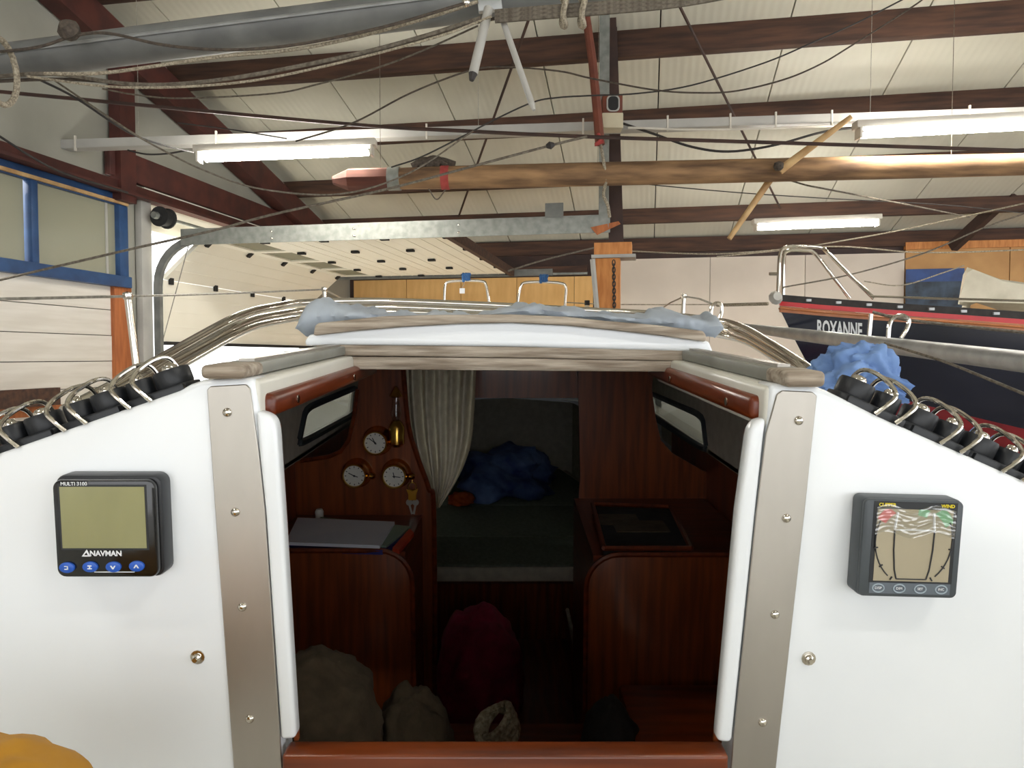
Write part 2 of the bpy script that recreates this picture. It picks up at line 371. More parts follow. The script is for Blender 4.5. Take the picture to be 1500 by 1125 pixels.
# --- sectional overhead door, half open
d1 = tag(empty('door_1', BG, (A, bd1, 0)), kind='structure')
ZTK = gb(290, 352, bd1).z; Z_HANG = ga(232, 500, A+.08).z
R_ = .38; aT = A+.10
def door_path(s):                                        # path of the panels: up the wall, round the bend, along under the roof
    v = (ZTK-R_)-Z_HANG
    if s < v: return (aT, Z_HANG+s)
    s -= v; q = R_*math.pi/2
    if s < q: t = s/R_; return (aT+R_*(1-math.cos(t)), ZTK-R_+R_*math.sin(t))
    return (aT+R_+s-q, ZTK)
a_end = gz(655, 345, ZTK).x
tot = (ZTK-R_-Z_HANG)+R_*math.pi/2+(a_end-aT-R_)
NP = 6; hp = tot/NP
for i in range(NP):
    p, q = door_path(i*hp+.0008), door_path((i+1)*hp-.0008)
    d = Vector((q[0]-p[0], 0, q[1]-p[1])); nrm = Vector((-d.z, 0, d.x)).normalized()*.035
    P_ = lambda pt, b, o=Vector(): Vector((pt[0], b, pt[1]))+o
    if i == 2:
        # window section: rails and stiles round five panes
        pan = MB()
        lerp = lambda t: (p[0]+(q[0]-p[0])*t, p[1]+(q[1]-p[1])*t)
        def slab(t0, t1, c0, c1, o0=Vector(), o1=nrm):
            u, w = lerp(t0), lerp(t1)
            return [P_(u, c0, o0), P_(u, c1, o0), P_(w, c1, o0), P_(w, c0, o0), P_(u, c0, o1), P_(u, c1, o1), P_(w, c1, o1), P_(w, c0, o1)]
        pan.hexa(slab(0, .2, bd1+.06, bd2-.06)); pan.hexa(slab(.8, 1, bd1+.06, bd2-.06))
        nb = 4; wdt = (bd2-bd1-.12)/nb
        for k in range(nb+1):
            c = bd1+.06+wdt*k; pan.hexa(slab(.2, .8, max(c-.05, bd1+.06), min(c+.05, bd2-.06)))
        po = pan.build('door_section', 'door_white', d1, BG)
        for k in range(nb):
            c = bd1+.06+wdt*k; MB().hexa(slab(.2, .8, c+.05, c+wdt-.05, nrm*.4, nrm*.6)).build('pane', 'dusty_glass', po, BG)
    else:
        MB().hexa([P_(p, bd1+.06), P_(p, bd2-.06), P_(q, bd2-.06), P_(q, bd1+.06), P_(p, bd1+.06, nrm), P_(p, bd2-.06, nrm), P_(q, bd2-.06, nrm), P_(q, bd1+.06, nrm)]).build('door_section', 'door_white', d1, BG)
    if i != 2:
        for t in (.25, .5, .75):
            c = Vector((p[0]+(q[0]-p[0])*t, bd1+.07, p[1]+(q[1]-p[1])*t))-nrm*.02; e = c+Vector((0, bd2-bd1-.14, 0))
            MB().beam(c, e, .012, .006, up=nrm).build('rib', 'door_white', d1, BG)
    # hinges on the joint
    nn = -nrm.normalized()*.02
    for k in range(5):
        c = bd1+.14+(bd2-bd1-.28)*k/4; qq = Vector((q[0], c, q[1]))+nn*.7; dn = d.normalized()*.035
        MB().beam(qq-dn, qq+dn, .05, .02, up=nn).build('hinge', 'rubber', d1, BG)
MB().box((aT-.04, bd1+.06, Z_HANG-.03), (aT+.02, bd2-.06, Z_HANG)).build('bottom_seal', 'rubber', d1, BG)
MB().box((a_end, bd1+.03, ZTK-.03), (a_end+.05, bd2-.03, ZTK+.06)).build('end_rail', 'timber_dark', d1, BG)
for bb, aend in ((bd1, -.28), (bd2, -1.1)):
    pts = [(aT, bb, .0), (aT, bb, ZTK-R_)]+[(aT+R_*(1-math.cos(t)), bb, ZTK-R_+R_*math.sin(t)) for t in [k*math.pi/16 for k in range(1, 9)]]+[(aend, bb, ZTK)]
    for p, q in zip(pts, pts[1:]):
        pass
    tr = MB(); w = .035; hh = .03
    rows = []
    for i, p in enumerate(pts):
        d = (Vector(pts[min(i+1, len(pts)-1)])-Vector(pts[max(i-1, 0)])).normalized(); nn = Vector((-d.z, 0, d.x))
        c = Vector(p); rows.append([c-nn*hh+Vector((0, -w, 0)), c+nn*hh+Vector((0, -w, 0)), c+nn*hh+Vector((0, w*.2, 0)), c-nn*hh+Vector((0, w*.2, 0)), c-nn*hh+Vector((0, -w, 0))])
    tr.grid(rows).build('track', 'grey_paint', d1, BG)
    # deep angle profile that carries the horizontal track
    if bb == bd1:
        MB().box((A+.35, bb-.055, ZTK-.045), (aend, bb-.045, ZTK+.085)).build('track_angle', 'galvanised', d1, BG)
        MB().box((A+.35, bb-.055, ZTK+.085), (aend, bb-.01, ZTK+.09)).build('track_flange', 'galvanised', d1, BG)
        for px in (398, 518, 520, 672):
            c = gb(px, 335, bb-.056)
            for dz in (-.012, .045):
                MB().lathe([(.009, 0), (.009, .006), (.004, .009)], (c.x, bb-.055, ZTK+dz), (0, -1, 0), 8).build('bolt', 'chrome', d1, BG, smooth=1)
        pl = gb(812, 303, bb-.05)
        MB().box((pl.x-.07, bb-.06, ZTK+.08), (pl.x+.07, bb-.05, ZTK+.19)).build('mounting_plate', 'grey_paint', d1, BG)
        hg = gb(883, 200, bb-.03)
        MB().box((aend-.085, bb-.06, ZTK-.03), (aend-.01, bb-.04, zr(bb)-.1)).build('hanger', 'galvanised', d1, BG)
    else:
        MB().box((A+.35, bb-.03, ZTK-.03), (aend, bb-.02, ZTK+.05)).build('track_angle', 'grey_paint', d1, BG)
# jamb, header, spring shaft with drum
MB().box((A+.0, bd1-.16, 0), (A+.06, bd1-.03, Z_LT-.12)).build('jamb', 'tray_white', d1, BG, bevel=.004)
MB().box((A+.0, bd2+.0, 0), (A+.06, bd2+.12, Z_LT-.1)).build('jamb', 'tray_white', d1, BG, bevel=.004)
MB().box((A-.08, bd1-.05, ZTK+.10), (A+.01, bd2+.05, Z_LT)).build('header', 'door_white', d1, BG)
MB().tube([(A+.16, bd1-.08, ZTK+.20), (A+.16, bd2+.1, ZTK+.20)], .016, 8).build('shaft', 'galvanised', d1, BG, smooth=1)
dr = MB().lathe([(.03, 0), (.03, .03), (.085, .03), (.085, .045), (.07, .05), (.07, .13), (.088, .135), (.088, .15)], (A+.16, bd1-.10, ZTK+.20), (0, 1, 0), 20).build('cable_drum', 'rubber', d1, BG, smooth=1)
MB().lathe([(.028, -.04), (.032, 0)], (A+.16, bd1-.10, ZTK+.20), (0, 1, 0), 12).build('hub', 'galvanised', dr, BG, smooth=1)
MB().tube([(A+.42, bd1-.02, ZTK+.02), (A+.10, bd1+.02, 2.8), ], .004, 5).build('lift_cable', 'wire', d1, BG, smooth=1)
# --- far wall
wb = tag(MB().box((A-.1, B, 0), (A_R, B+.1, zr(B)+.02)).build('wall_back', 'steel_brown', None, BG), kind='structure')
zp = gb(700, 408, B).z
x = A+.05; i = 0
while x < -.75:
    w = min(.80, -.72-x)
    MB().box((x, B-.03, 0), (x+w-.008, B, zp)).build('panel', 'ply_tan', wb, BG); x += .80
MB().box((A, B-.06, zr(B)-.2), (A_R, B, zr(B)-.02)).build('wall_plate', 'timber_dark', wb, BG)
MB().box((A+.4, B-.09, zp+.02), (-.8, B-.03, zp+.06)).build('batten', 'galvanised', wb, BG)
MB().box((-2.4, B-.14, zp+.05), (-.8, B-.05, zp+.13)).build('batten', 'timber_dark', wb, BG)
xl, xr_ = gb(907, 420, B-.05).x, gb(1325, 400, B-.05).x
ztop = gb(910, 380, B-.05).z
for k in range(3):
    u = xl+(xr_-xl)*k/3; v = xl+(xr_-xl)*(k+1)/3
    MB().box((u, B-.06, 0), (v-.006, B, ztop)).build('panel', 'board_white', wb, BG)
zr1 = gb(1400, 358, B-.06).z
MB().box((xr_+.0, B-.08, zr1-.05), (A_R, B, zr1+.04)).build('batten', 'ply_orange', wb, BG)
for k in range(4):
    MB().box((xr_+.01+1.2*k, B-.05, 0), (xr_+1.2*(k+1), B, zr1-.05)).build('panel', 'cardboard', wb, BG)
PB = 5.86
# clad post foot with cap
cl = gb(872, 420, PB); cr_ = gb(908, 420, PB); zc = gb(890, 378, PB).z
pp = tag(empty('clad_pillar', BG, ((cl.x+cr_.x)/2, PB+.1, 0)), 'orange plywood clad pillar with a cap board under the dark steel post', 'pillar')
MB().box((cl.x, PB, 0), (cr_.x, PB+.2, zc)).build('cladding', 'ply_orange', pp, BG, bevel=.004)
MB().box((cl.x-.03, PB-.03, zc), (cr_.x+.12, PB+.2, zc+.025)).build('cap_board', 'tray_white', pp, BG)
MB().box((cl.x-.01, PB-.01, zc+.025), (cr_.x+.09, PB+.2, zc+.12)).build('cap_block', 'ply_orange', pp, BG)
# chain hanging down the pillar
ch = empty('chain', BG, tuple(gb(899, 455, PB-.05))); tag(ch, 'dark chain hanging down the front of the orange pillar', 'chain')
c0, c1 = gb(899, 385, PB-.05), gb(900, 462, PB-.05); n = 16
lm, lc = MB().tube([(.011*math.cos(t), 0, .024*math.sin(t)) for t in [k*math.pi/5 for k in range(10)]], .0045, 5, closed=True).mesh('link', 'cable_black', smooth=1, origin=(0, 0, 0))
for k in range(n):
    inst('link', lm, BG @ Matrix.Translation(c0.lerp(c1, k/(n-1))) @ Matrix.Rotation((k % 2)*math.pi/2, 4, 'Z'), ch)
# steel post in the middle of the picture, in front of the pillar
t0, t1 = gb(893, 15, 5.95), gb(903, 372, 5.95)
po = tag(empty('steel_post', BG, (t1.x, 5.95, zc+.1)), 'dark brown steel H-post rising to the roof in the middle', 'post')
t0, t1 = gb(893, 15, 5.95), gb(903, 372, 5.95)
pw = .075
top = Vector((t0.x, 5.95, zr(5.95)-.02)); bot = Vector((t1.x, 5.95, zc+.10))
def slantbox(x0, x1, y0, y1): return MB().hexa([bot+Vector((x0, y0, 0)), bot+Vector((x1, y0, 0)), bot+Vector((x1, y1, 0)), bot+Vector((x0, y1, 0)), top+Vector((x0, y0, 0)), top+Vector((x1, y0, 0)), top+Vector((x1, y1, 0)), top+Vector((x0, y1, 0))])
slantbox(-.055, .055, -.09, -.078).build('flange', 'steel_brown', po, BG); slantbox(-.055, .055, .078, .09).build('flange', 'steel_brown', po, BG); slantbox(-.006, .006, -.078, .078).build('web', 'steel_brown', po, BG)
# knee brace at far right
u, v = gb(1500, 265, 9.2), gb(1395, 362, 10.0)
tag(MB().beam(v, u+(u-v)*.12, .09, .12).build('knee_brace', 'steel_brown', None, BG), 'dark steel knee brace slanting up at the far right', 'brace')
# ============================================================ THINGS IN THE SHED
def rope(name, pts, r, m, label, cat='rope', n=6, smooth_n=6, group=None, seg=None):
    P_ = [W(*p) for p in pts]
    o = MB().tube(smooth_path(P_, smooth_n), r, n).build(name, m, None, smooth=1)
    return tag(o, label, cat, group)
# cable tray carrying the lamps
t0, t1 = W(20, 216, 5.5), W(1600, 163, 5.3)
tr = empty('cable_tray', I4, tuple((t0+t1)/2)); tag(tr, 'long pale metal cable tray under the roof carrying the lamps', 'tray')
dd = (t1-t0).normalized(); up = Vector((0, 0, 1)); sd = dd.cross(up).normalized()
def strip(c0, c1, w, h, ox, oz): return MB().beam(c0+sd*ox+up*oz, c1+sd*ox+up*oz, w, h)
strip(t0, t1, .006, .06, .05, 0).build('side', 'tray_white', tr)
strip(t0, t1, .006, .06, -.05, 0).build('side', 'tray_white', tr)
strip(t0, t1, .10, .006, 0, -.03).build('bottom', 'tray_white', tr)
for px in (120, 330, 640, 868, 990, 1080, 1145, 1225, 1420):
    t = (px-20)/1580; c = t0.lerp(t1, t)+sd*.05
    MB().beam(c+Vector((0, 0, -.055)), c+Vector((0, 0, .055)), .012, .016, up=sd).build('clip', 'fixture', tr)
for t in (.12, .44, .80):
    c = t0.lerp(t1, t); q = BGi @ c
    MB().tube([c, BG @ Vector((q.x, q.y, zr(q.y)-.05))], .002, 5).build('hanger_rod', 'wire', tr)
def lamp(pa, pb, label, over=0):
    p, q = W(*pa), W(*pb); d = (q-p).normalized(); s_ = d.cross(up).normalized()
    L = empty('fluorescent_lamp', I4, tuple((p+q)/2)); tag(L, label, 'lamp', 'fluorescent lamps in the shed')
    MB().beam(p-d*.03+up*.06, q+d*.03+up*.06, .09, .05).build('housing', 'fixture', L, bevel=.006)
    for sx in (-.03, .03):
        MB().tube([p+d*.03+s_*sx, q-d*.03+s_*sx], .019, 10).build('tube', 'tube_light', L, smooth=1)
    for e, f in ((p, 1), (q, -1)):
        MB().beam(e+up*.035, e+up*-.03, .085, .016, up=d).build('socket', 'fixture', L)
        c = e+d*.0
    return L
lamp((292, 232, 5.15), (545, 222, 5.15), 'lit fluorescent lamp at the left above the garage door')
lamp((1258, 197, 4.9), (1530, 183, 4.9), 'large lit fluorescent lamp cut off by the right edge')
lamp((1107, 334, 7.2), (1285, 327, 7.2), 'small lit fluorescent lamp low over the navy boat')
# extra unseen lamps, added behind and right of the camera to light the shed
for x, y, z in ((-2.2, -.6, 5.3), (1.8, -1.0, 5.3), (5.0, 1.5, 4.9), (7.6, 5.6, 4.4)):
    p = Vector((x-.6, y, z)); L = empty('fluorescent_lamp', I4, tuple(p))
    tag(L, {-2.2: 'added unseen fluorescent lamp behind the photographer on the left', 1.8: 'added unseen fluorescent lamp behind the photographer on the right', 5.0: 'added unseen fluorescent lamp high beyond the right edge', 7.6: 'added unseen fluorescent lamp over the far right corner of the shed'}[x], 'lamp', 'fluorescent lamps in the shed')
    q = p+Vector((1.2, 0, 0))
    MB().beam(p+up*.06, q+up*.06, .09, .05).build('housing', 'fixture', L)
    for sx in (-.03, .03): MB().tube([p+Vector((.03, sx, 0)), q+Vector((-.03, sx, 0))], .019, 10).build('tube', 'tube_light', L, smooth=1)
# brown tie bar across the shed
rope('tie_bar', [(-14, 133, 4.75), (60, 140, 4.75), (500, 181, 4.75), (683, 192, 4.75), (880, 201, 4.75), (1200, 211, 4.75), (1600, 224, 4.75)], .012, 'steel_brown', 'thin brown tie bar crossing the whole picture below the cable tray', 'bar')
# weathered wooden spar
s0, s1 = W(488, 264, 5.2), W(1620, 238, 5.0)
sp = empty('wooden_spar', I4, tuple(s0.lerp(s1, .4))); tag(sp, 'long weathered wooden spar stored level under the roof', 'spar')
sh = lambda px: s0.lerp(s1, (px-488)/1132)
MB().tube([sh(560), sh(660), sh(800), sh(1000), sh(1300), sh(1620)], [.072, .078, .08, .08, .078, .07], 14).build('shaft', 'spar_wood', sp, smooth=1)
MB().tube([sh(488), sh(512), sh(572)], [.03, .078, .08], 8).build('painted_end', 'spar_red', sp)
MB().tube([sh(572), sh(590)], .083, 12).build('iron_band', 'galvanised', sp, smooth=1)
MB().tube([sh(652), sh(664)], .084, 12).build('iron_band', 'flange_red', sp, smooth=1)
for px, w in ((640, .05), (628, .04), (650, .035)):
    MB().tube(smooth_path([sh(px-20)+up*.08, sh(px)+up*(.08+w), sh(px+22)+up*.085]), .028, 8).build('lashing', 'rope_dark', sp, smooth=1)
MB().tube(smooth_path([sh(632)-up*.07, sh(645)-up*.15, sh(660)-up*.07, ]), .005, 6).build('hanging_eye', 'rope_grey', sp, smooth=1)
for px in (886, 560, 1400):
    c = sh(px); q = BGi @ c
    MB().tube([c+up*.08, BG @ Vector((q.x, q.y, zr(q.y)-.05))], .002, 5).build('sling', 'rope_grey', sp, smooth=1)
# poles leaning on the spar
tag(MB().tube([W(1247, 171, 4.8), W(1142, 250, 4.97)], [.016, .03], 10).build('boathook_pole', 'pole_wood', None, smooth=1), 'pale round wooden pole rising to the right in front of the spar', 'pole')
tag(MB().lathe([(.02, 0), (.035, .02), (.03, .05), (.01, .06)], W(1140, 250, 4.96), (0, -.3, 1), 10).build('pole_knot', 'rope_dark', None, smooth=1), 'dark knot where the pale pole meets the spar', 'knot')
tag(MB().tube([W(1136, 252, 5.2), W(1068, 350, 5.25)], [.026, .018], 10).build('boathook_pole', 'pole_wood', None, smooth=1), 'pale wooden stick hanging down below the spar', 'pole')
# grey aluminium mast overhead with spreaders
m0, m1 = W(-160, 112, 3.2), W(900, -22, 3.1)
ms = empty('mast', I4, tuple(m0.lerp(m1, .5))); tag(ms, 'grey aluminium mast stored level overhead with two folded spreaders', 'mast')
mx = lambda px: m0.lerp(m1, (px+160)/1060)
m1b = m0+(m1-m0)*1.7
MB().tube([m0, m1b], .085, 16, flat=.85).build('extrusion', 'mast_grey', ms, smooth=1)
MB().tube([m0-Vector((0, .088, 0)), m1b-Vector((0, .088, 0))], .008, 6).build('sail_track', 'alu', ms)
for p, q, r in (((716, 12, 3.0), (693, 108, 2.95), .019), ((733, 20, 3.0), (779, 152, 2.9), .013)):
    s_ = MB().tube([W(*p), W(*q)], r, 10).build('spreader', 'tray_white', ms, smooth=1)
    a_, b_ = W(*q), W(*q)+(W(*q)-W(*p)).normalized()*.03
    MB().tube([a_, b_], [r*.95, r*.5], 8).build('spreader_tip', 'cable_black' if r > .015 else 'tray_white', s_, smooth=1)
MB().beam(W(700, 8, 3.02), W(735, 4, 3.02), .03, .06).build('spreader_root', 'alu', ms, bevel=.004)
MB().lathe([(.016, 0), (.016, .02), (.009, .025)], W(683, 5, 3.0), (0, -1, 0), 10).build('bolt', 'chrome', ms, smooth=1)
# halyards and stays bundled under the mast
hal = [([(-60, 118, 3.1), (70, 108, 3.08), (200, 124, 3.06), (330, 116, 3.04), (500, 84, 3.02), (610, 56, 3.0), (705, 26, 3.0)], .008, 'rope_grey', 'thick grey halyard sagging just under the grey mast'),
       ([(-60, 122, 3.12), (90, 116, 3.1), (250, 124, 3.07), (400, 104, 3.05), (560, 72, 3.03), (700, 32, 3.0), (800, 18, 2.98), (900, 2, 2.95)], .007, 'rope_dark', 'dark halyard running below the mast to the tied bundle'),
       ([(40, 112, 3.05), (180, 128, 3.03), (340, 122, 3.0), (480, 96, 3.0), (640, 54, 2.98), (720, 24, 2.97)], .005, 'rope_white', 'pale braided halyard in the sagging bundle under the mast'),
       ([(0, 76, 2.98), (60, 68, 2.98), (110, 52, 2.98), (160, 49, 2.98), (240, 66, 2.98), (330, 73, 2.98), (430, 66, 2.98), (560, 40, 2.96), (680, 5, 2.95)], .006, 'rope_dark', 'twisted line draped along the face of the grey mast'),
       ([(65, 108, 3.0), (150, 107, 3.0), (260, 92, 3.0), (330, 82, 3.0), (420, 74, 3.0), (520, 55, 3.0), (640, 22, 3.0), (700, 2, 3.0)], .007, 'rope_white', 'light and dark flecked rope hanging along the lower edge of the mast')]
for pts, r, m_, lb in hal: rope('halyard', pts, r, m_, lb)
for k, (y, lb) in enumerate(((12, 'topmost line of the tied bundle right of the spreaders'), (18, 'middle line of the tied bundle right of the spreaders'), (24, 'lowest line of the tied bundle right of the spreaders'))):
    rope('stay_line', [(725, y+6, 2.95), (800, y, 2.93), (880, y-6, 2.92), (1000, y-18, 2.9), (1150, y-46, 2.9)], .011, 'rope_grey', lb)
for px, lb in ((826, 'left hemp tie round the line bundle'), (853, 'right hemp tie round the line bundle')):
    c = W(px, 16, 2.925)
    tag(MB().tube([c+Vector((.006*math.sin(3*t), math.cos(t)*.045, math.sin(t)*.058)) for t in [k*math.pi/10 for k in range(20)]], .012, 8, closed=True).build('rope_tie', 'rope_white', None, smooth=1), lb, 'rope tie')
tag(MB().lathe([(.035, 0), (.045, .03), (.02, .06)], W(106, 50, 3.0), (0, -1, .3), 10).build('tangled_shackle', 'rope_dark', None, smooth=1), 'dark tangled knot on top of the mast at the left', 'knot')
tag(MB().tube([W(0, 82, 2.95)+Vector((0, .1*math.cos(t), .13*math.sin(t)-.06)) for t in [k*math.pi/9 for k in range(18)]], .012, 8, closed=True).build('mast_strap', 'rope_white', None, smooth=1), 'pale strap slung round the mast at the left edge', 'strap')
# red wooden pole and loudspeaker box in front of the post
tag(MB().tube([W(856, 5, 5.1), W(868, 90, 5.1), W(876, 175, 5.1), W(879, 212, 5.1)], [.028, .03, .032, .034], 8).build('red_pole', 'pole_red', None, smooth=1), 'slim red-brown pole hanging beside the dark steel post', 'pole')
tag(MB().tube(smooth_path([W(876, 196, 5.05), W(880, 205, 5.04), W(872, 212, 5.05), W(884, 207, 5.04)]), .012, 6).build('red_lashing', 'flange_red', None, smooth=1), 'red lashing knotted round the foot of the slim pole', 'lashing')
rope('knotted_string', [(880, 212, 5.1), (884, 236, 5.06), (888, 262, 5.08), (884, 285, 5.2), (890, 300, 5.25), (893, 318, 5.3)], .012, 'rope_white', 'frayed string tied round the spar at the steel post')
bx_ = empty('loudspeaker_box', I4, tuple(W(897, 188, 5.2))); tag(bx_, 'red-brown box with a round dark opening fixed to the steel post', 'speaker')
p = W(883, 165, 5.2); q = W(912, 138, 5.2)
MB().box((p.x, p.y, p.z), (q.x, p.y+.12, q.z)).build('body', 'pole_red', bx_, bevel=.004)
c = W(898, 152, 5.2); MB().prism([(c.x+x, p.y-.008, c.z+z) for x, z in rrect(-.046, .046, -.056, .056, .03)], (0, .01, 0)).build('rim', 'tray_white', bx_)
MB().prism([(c.x+x, p.y-.011, c.z+z) for x, z in rrect(-.036, .036, -.048, .048, .028)], (0, .004, 0)).build('opening', 'rubber', bx_)
p = W(882, 187, 5.17); q = W(913, 165, 5.17)
tag(MB().box((p.x, p.y, p.z), (q.x, p.y+.13, q.z)).build('junction_box', 'box_beige', None, bevel=.006), 'beige junction box directly below the round-holed box on the post', 'box')
p = W(894, 330, 5.5)
tag(MB().prism([W(865, 333, 5.60), W(906, 324, 5.60), W(909, 328, 5.60), W(875, 344, 5.60)], (0, .01, 0)).build('wood_offcut', 'wood_orange', None), 'pointed brown offcut at the end of the door track', 'offcut')
# leaning pale pole by the pillar
tag(MB().tube([W(868, 380, 5.72), W(875, 460, 5.72)], .02, 8).build('leaning_pipe', 'tray_white', None, smooth=1), 'pale pipe leaning on the left edge of the orange pillar', 'pipe')
# loose cables and lines under the roof
rope('rope', [(150, 130, 3.6), (200, 139, 3.6), (267, 144, 3.6), (400, 137, 3.6), (467, 123, 3.5), (550, 100, 3.4), (617, 75, 3.3), (700, 38, 3.2)], .004, 'rope_grey', 'thin grey rope sagging under the rope bundle at the left')
rope('cable', [(433, 207, 4.2), (517, 180, 4.2), (600, 137, 4.2), (683, 105, 4.2), (733, 98, 4.2), (817, 104, 4.2), (867, 115, 4.2), (960, 132, 4.2), (1027, 136, 4.2), (1080, 133, 4.2), (1147, 117, 4.2), (1200, 95, 4.2), (1247, 67, 4.2), (1335, 11, 4.2), (1360, -8, 4.2)], .005, 'rope_dark', 'slack cable looping from the left lamp to the top right', 'cable')
rope('cable', [(573, 245, 4.6), (617, 230, 4.6), (683, 197, 4.6), (723, 176, 4.6), (780, 150, 4.6), (817, 143, 4.6), (867, 140, 4.6), (933, 137, 4.6), (1013, 125, 4.6), (1120, 92, 4.6), (1193, 61, 4.6), (1260, 31, 4.6), (1321, 0, 4.6), (1350, -15, 4.6)], .005, 'cable_black', 'dark cable rising from the spar to the top right', 'cable')
rope('cable', [(913, 181, 5.3), (960, 197, 5.2), (1013, 215, 5.1), (1067, 222, 5.1), (1133, 213, 5.1), (1207, 193, 5.1), (1271, 185, 5.0)], .009, 'cable_black', 'thick dark cable drooping from the junction box to the right lamp', 'cable')
rope('rope', [(-30, 418, 4), (0, 410, 4), (187, 366, 4), (315, 337, 4), (400, 314, 4), (567, 277, 4), (687, 245, 4), (807, 213, 4), (860, 200, 4)], .007, 'rope_grey', 'taut grey rope slanting up from the left edge to the post')
tag(MB().tube([W(800, 214.5, 3.99), W(806, 213, 3.99), (W(812, 211.5, 3.99))], [.01, .022, .01], 8).build('rope_stopper', 'cable_black', None, smooth=1), 'small dark stopper on the taut slanting rope', 'stopper')
rope('cable', [(50, 113, 3.6), (110, 143, 3.7), (187, 193, 4), (240, 213, 4.4), (283, 223, 5)], .006, 'cable_black', 'black cable running down from the mast to the left lamp', 'cable')
rope('rope', [(80, 118, 3.5), (187, 190, 3.6), (233, 217, 3.7), (300, 250, 3.8), (383, 277, 3.9), (500, 284, 4), (600, 253, 4.1), (693, 192, 4.2)], .005, 'rope_grey', 'grey rope dipping below the left lamp in front of the rafter')
rope('cable', [(-20, 190, 4.6), (0, 200, 4.6), (50, 232, 4.7), (100, 256, 5), (187, 282, 5.6)], .008, 'cable_black', 'black cable lying along the red lintel at the far left', 'cable')
rope('cable', [(187, 220, 5.2), (215, 226, 5.2), (245, 225, 5.2), (270, 221, 5.2)], .006, 'cable_black', 'short cable loop beneath the left end of the tray', 'cable')
rope('wire_line', [(1050, 376, 6), (1170, 364, 5.9), (1203, 358, 5.8), (1320, 337, 5.6), (1500, 298, 5.2), (1560, 285, 5)], .006, 'rope_white', 'white line rising over the pulpit of the navy boat', 'line')
rope('wire_line', [(905, 367, 6.5), (1050, 372, 6.2), (1215, 361, 5.9), (1350, 370, 5.7), (1500, 366, 5.5), (1560, 363, 5.4)], .006, 'rope_white', 'almost level white line above the navy boat', 'line')
rope('wire_line', [(1146, 421, 5.3), (1242, 403, 5.3), (1350, 372, 5.3), (1440, 334, 5.3), (1500, 313, 5.3), (1560, 290, 5.3)], .006, 'rope_grey', 'grey line from the navy bow up to the right edge', 'line')
rope('wire_line', [(1266, 412, 5.6), (1320, 418, 5.6), (1380, 400, 5.6), (1412, 389, 5.6)], .005, 'rope_white', 'slack white line below the blue banner', 'line')
rope('wire_line', [(840, 255, 5.6), (930, 268, 5.6), (1067, 281, 5.6), (1200, 290, 5.6), (1380, 300, 5.6), (1500, 312, 5.6)], .004, 'cable_black', 'thin dark wire hanging below the wooden spar', 'wire')
rope('wire_line', [(1150, 262, 5.2), (1180, 271, 5.2), (1210, 277, 5.2), (1330, 300, 5.6), (1420, 318, 6)], .006, 'rope_grey', 'rope tail trailing from the spar near the leaning pole', 'rope')
rope('wire_line', [(744, 397, 5.6), (800, 380, 5.6), (870, 363, 5.7)], .007, 'rope_grey', 'grey line slanting from the open door to the pillar cap', 'line')
rope('wire_line', [(260, 180, 4.4), (340, 190, 4.4), (420, 203, 4.4)], .004, 'cable_black', 'short black wire above the left lamp', 'wire')
rope('conduit', [(920, 187, 5.2), (1050, 190, 5.2), (1300, 182, 5.2), (1560, 176, 5.2)], .008, 'fixture', 'thin conduit pipe clipped below the cable tray', 'pipe')
# painted banner and boards on the far wall at right
bn = empty('banner', BG, tuple(gb(1366, 432, B-.1))); tag(bn, 'dark blue landscape banner leaning on the tan back wall', 'banner')
p, q = gb(1326, 434, B-.1), gb(1412, 393, B-.1); zm = q.z-.16
MB().box((p.x, B-.12, zm), (q.x, B-.10, q.z)).build('sky_field', 'banner_blue', bn, BG)
MB().box((p.x, B-.12, p.z-.3), (q.x, B-.10, zm)).build('hill_field', 'banner_black', bn, BG)
# ============================================================ OUR BOAT (boat frame: x right, y to the bow, z up, eye at 0)
YB = .75
boat = tag(empty('sailboat', BT, (0, 2.0, -2.6)), 'white sailboat in the foreground with its companionway open', 'boat')
def PX(pts, y): return [ty(p[0], p[1], y) for p in pts]
def hull_rows(L, beam, depth, sheer, rake=.5, ns=22, nk=12, side=1):
    rows = []
    for i in range(ns+1):
        t = i/ns; w = beam/2*(1-(1-min(t/.62, 1))**2.2)*(1-.35*max(0, (t-.62)/.38)**2)
        dz = depth*(.35+.65*math.sin(math.pi*min(.08+t*.72, .9)))
        r = []
        for k in range(nk+1):
            u = k/nk; r.append(Vector((side*w*math.cos(u*math.pi/2)**.7, t*L+rake*u*(1-t)**3, sheer(t)-dz*math.sin(u*math.pi/2))))
        rows.append(r)
    return rows
HF = Matrix.Translation((0, 6.9, 0)) @ Matrix.Rotation(math.pi, 4, 'Z')          # bow at y = 6.9, hull runs back to the stern
hm = MB(); sheer_own = lambda t: -.30-.28*min(t*1.6, 1)
Lo, Ro = hull_rows(9.2, 2.9, 1.25, sheer_own, side=-1), hull_rows(9.2, 2.9, 1.25, sheer_own, side=1)
hm.grid(Lo); hm.grid(Ro); n0 = len(Lo[-1])
hm.add(Lo[-1]+Ro[-1][::-1], [tuple(range(2*n0))])
hm.build('hull', 'gelcoat', boat, BT @ HF, smooth=1)
# decks beside and before the cabin
dk = MB()
for sgn in (-1, 1):
    rows = []
    for r in (Lo if sgn < 0 else Ro):
        p = HF @ r[0]
        if p.y > -2.2:
            inner = math.copysign(.70 if p.y > .9 else 1.22, p.x) if p.y < 3.7 else 0
            if abs(inner) > abs(p.x): inner = p.x*.9
            rows.append([p, Vector((inner, p.y, p.z+.02))])
    dk.grid(rows)
dk.build('deck', 'gelcoat_cream', boat, BT)
MB().prism([(0, 1.2, -1.5), (0, 3.2, -1.5), (0, 2.9, -2.6), (0, 1.6, -2.6)], (.12, 0, 0)).build('keel', 'antifouling', boat, BT, bevel=.02)
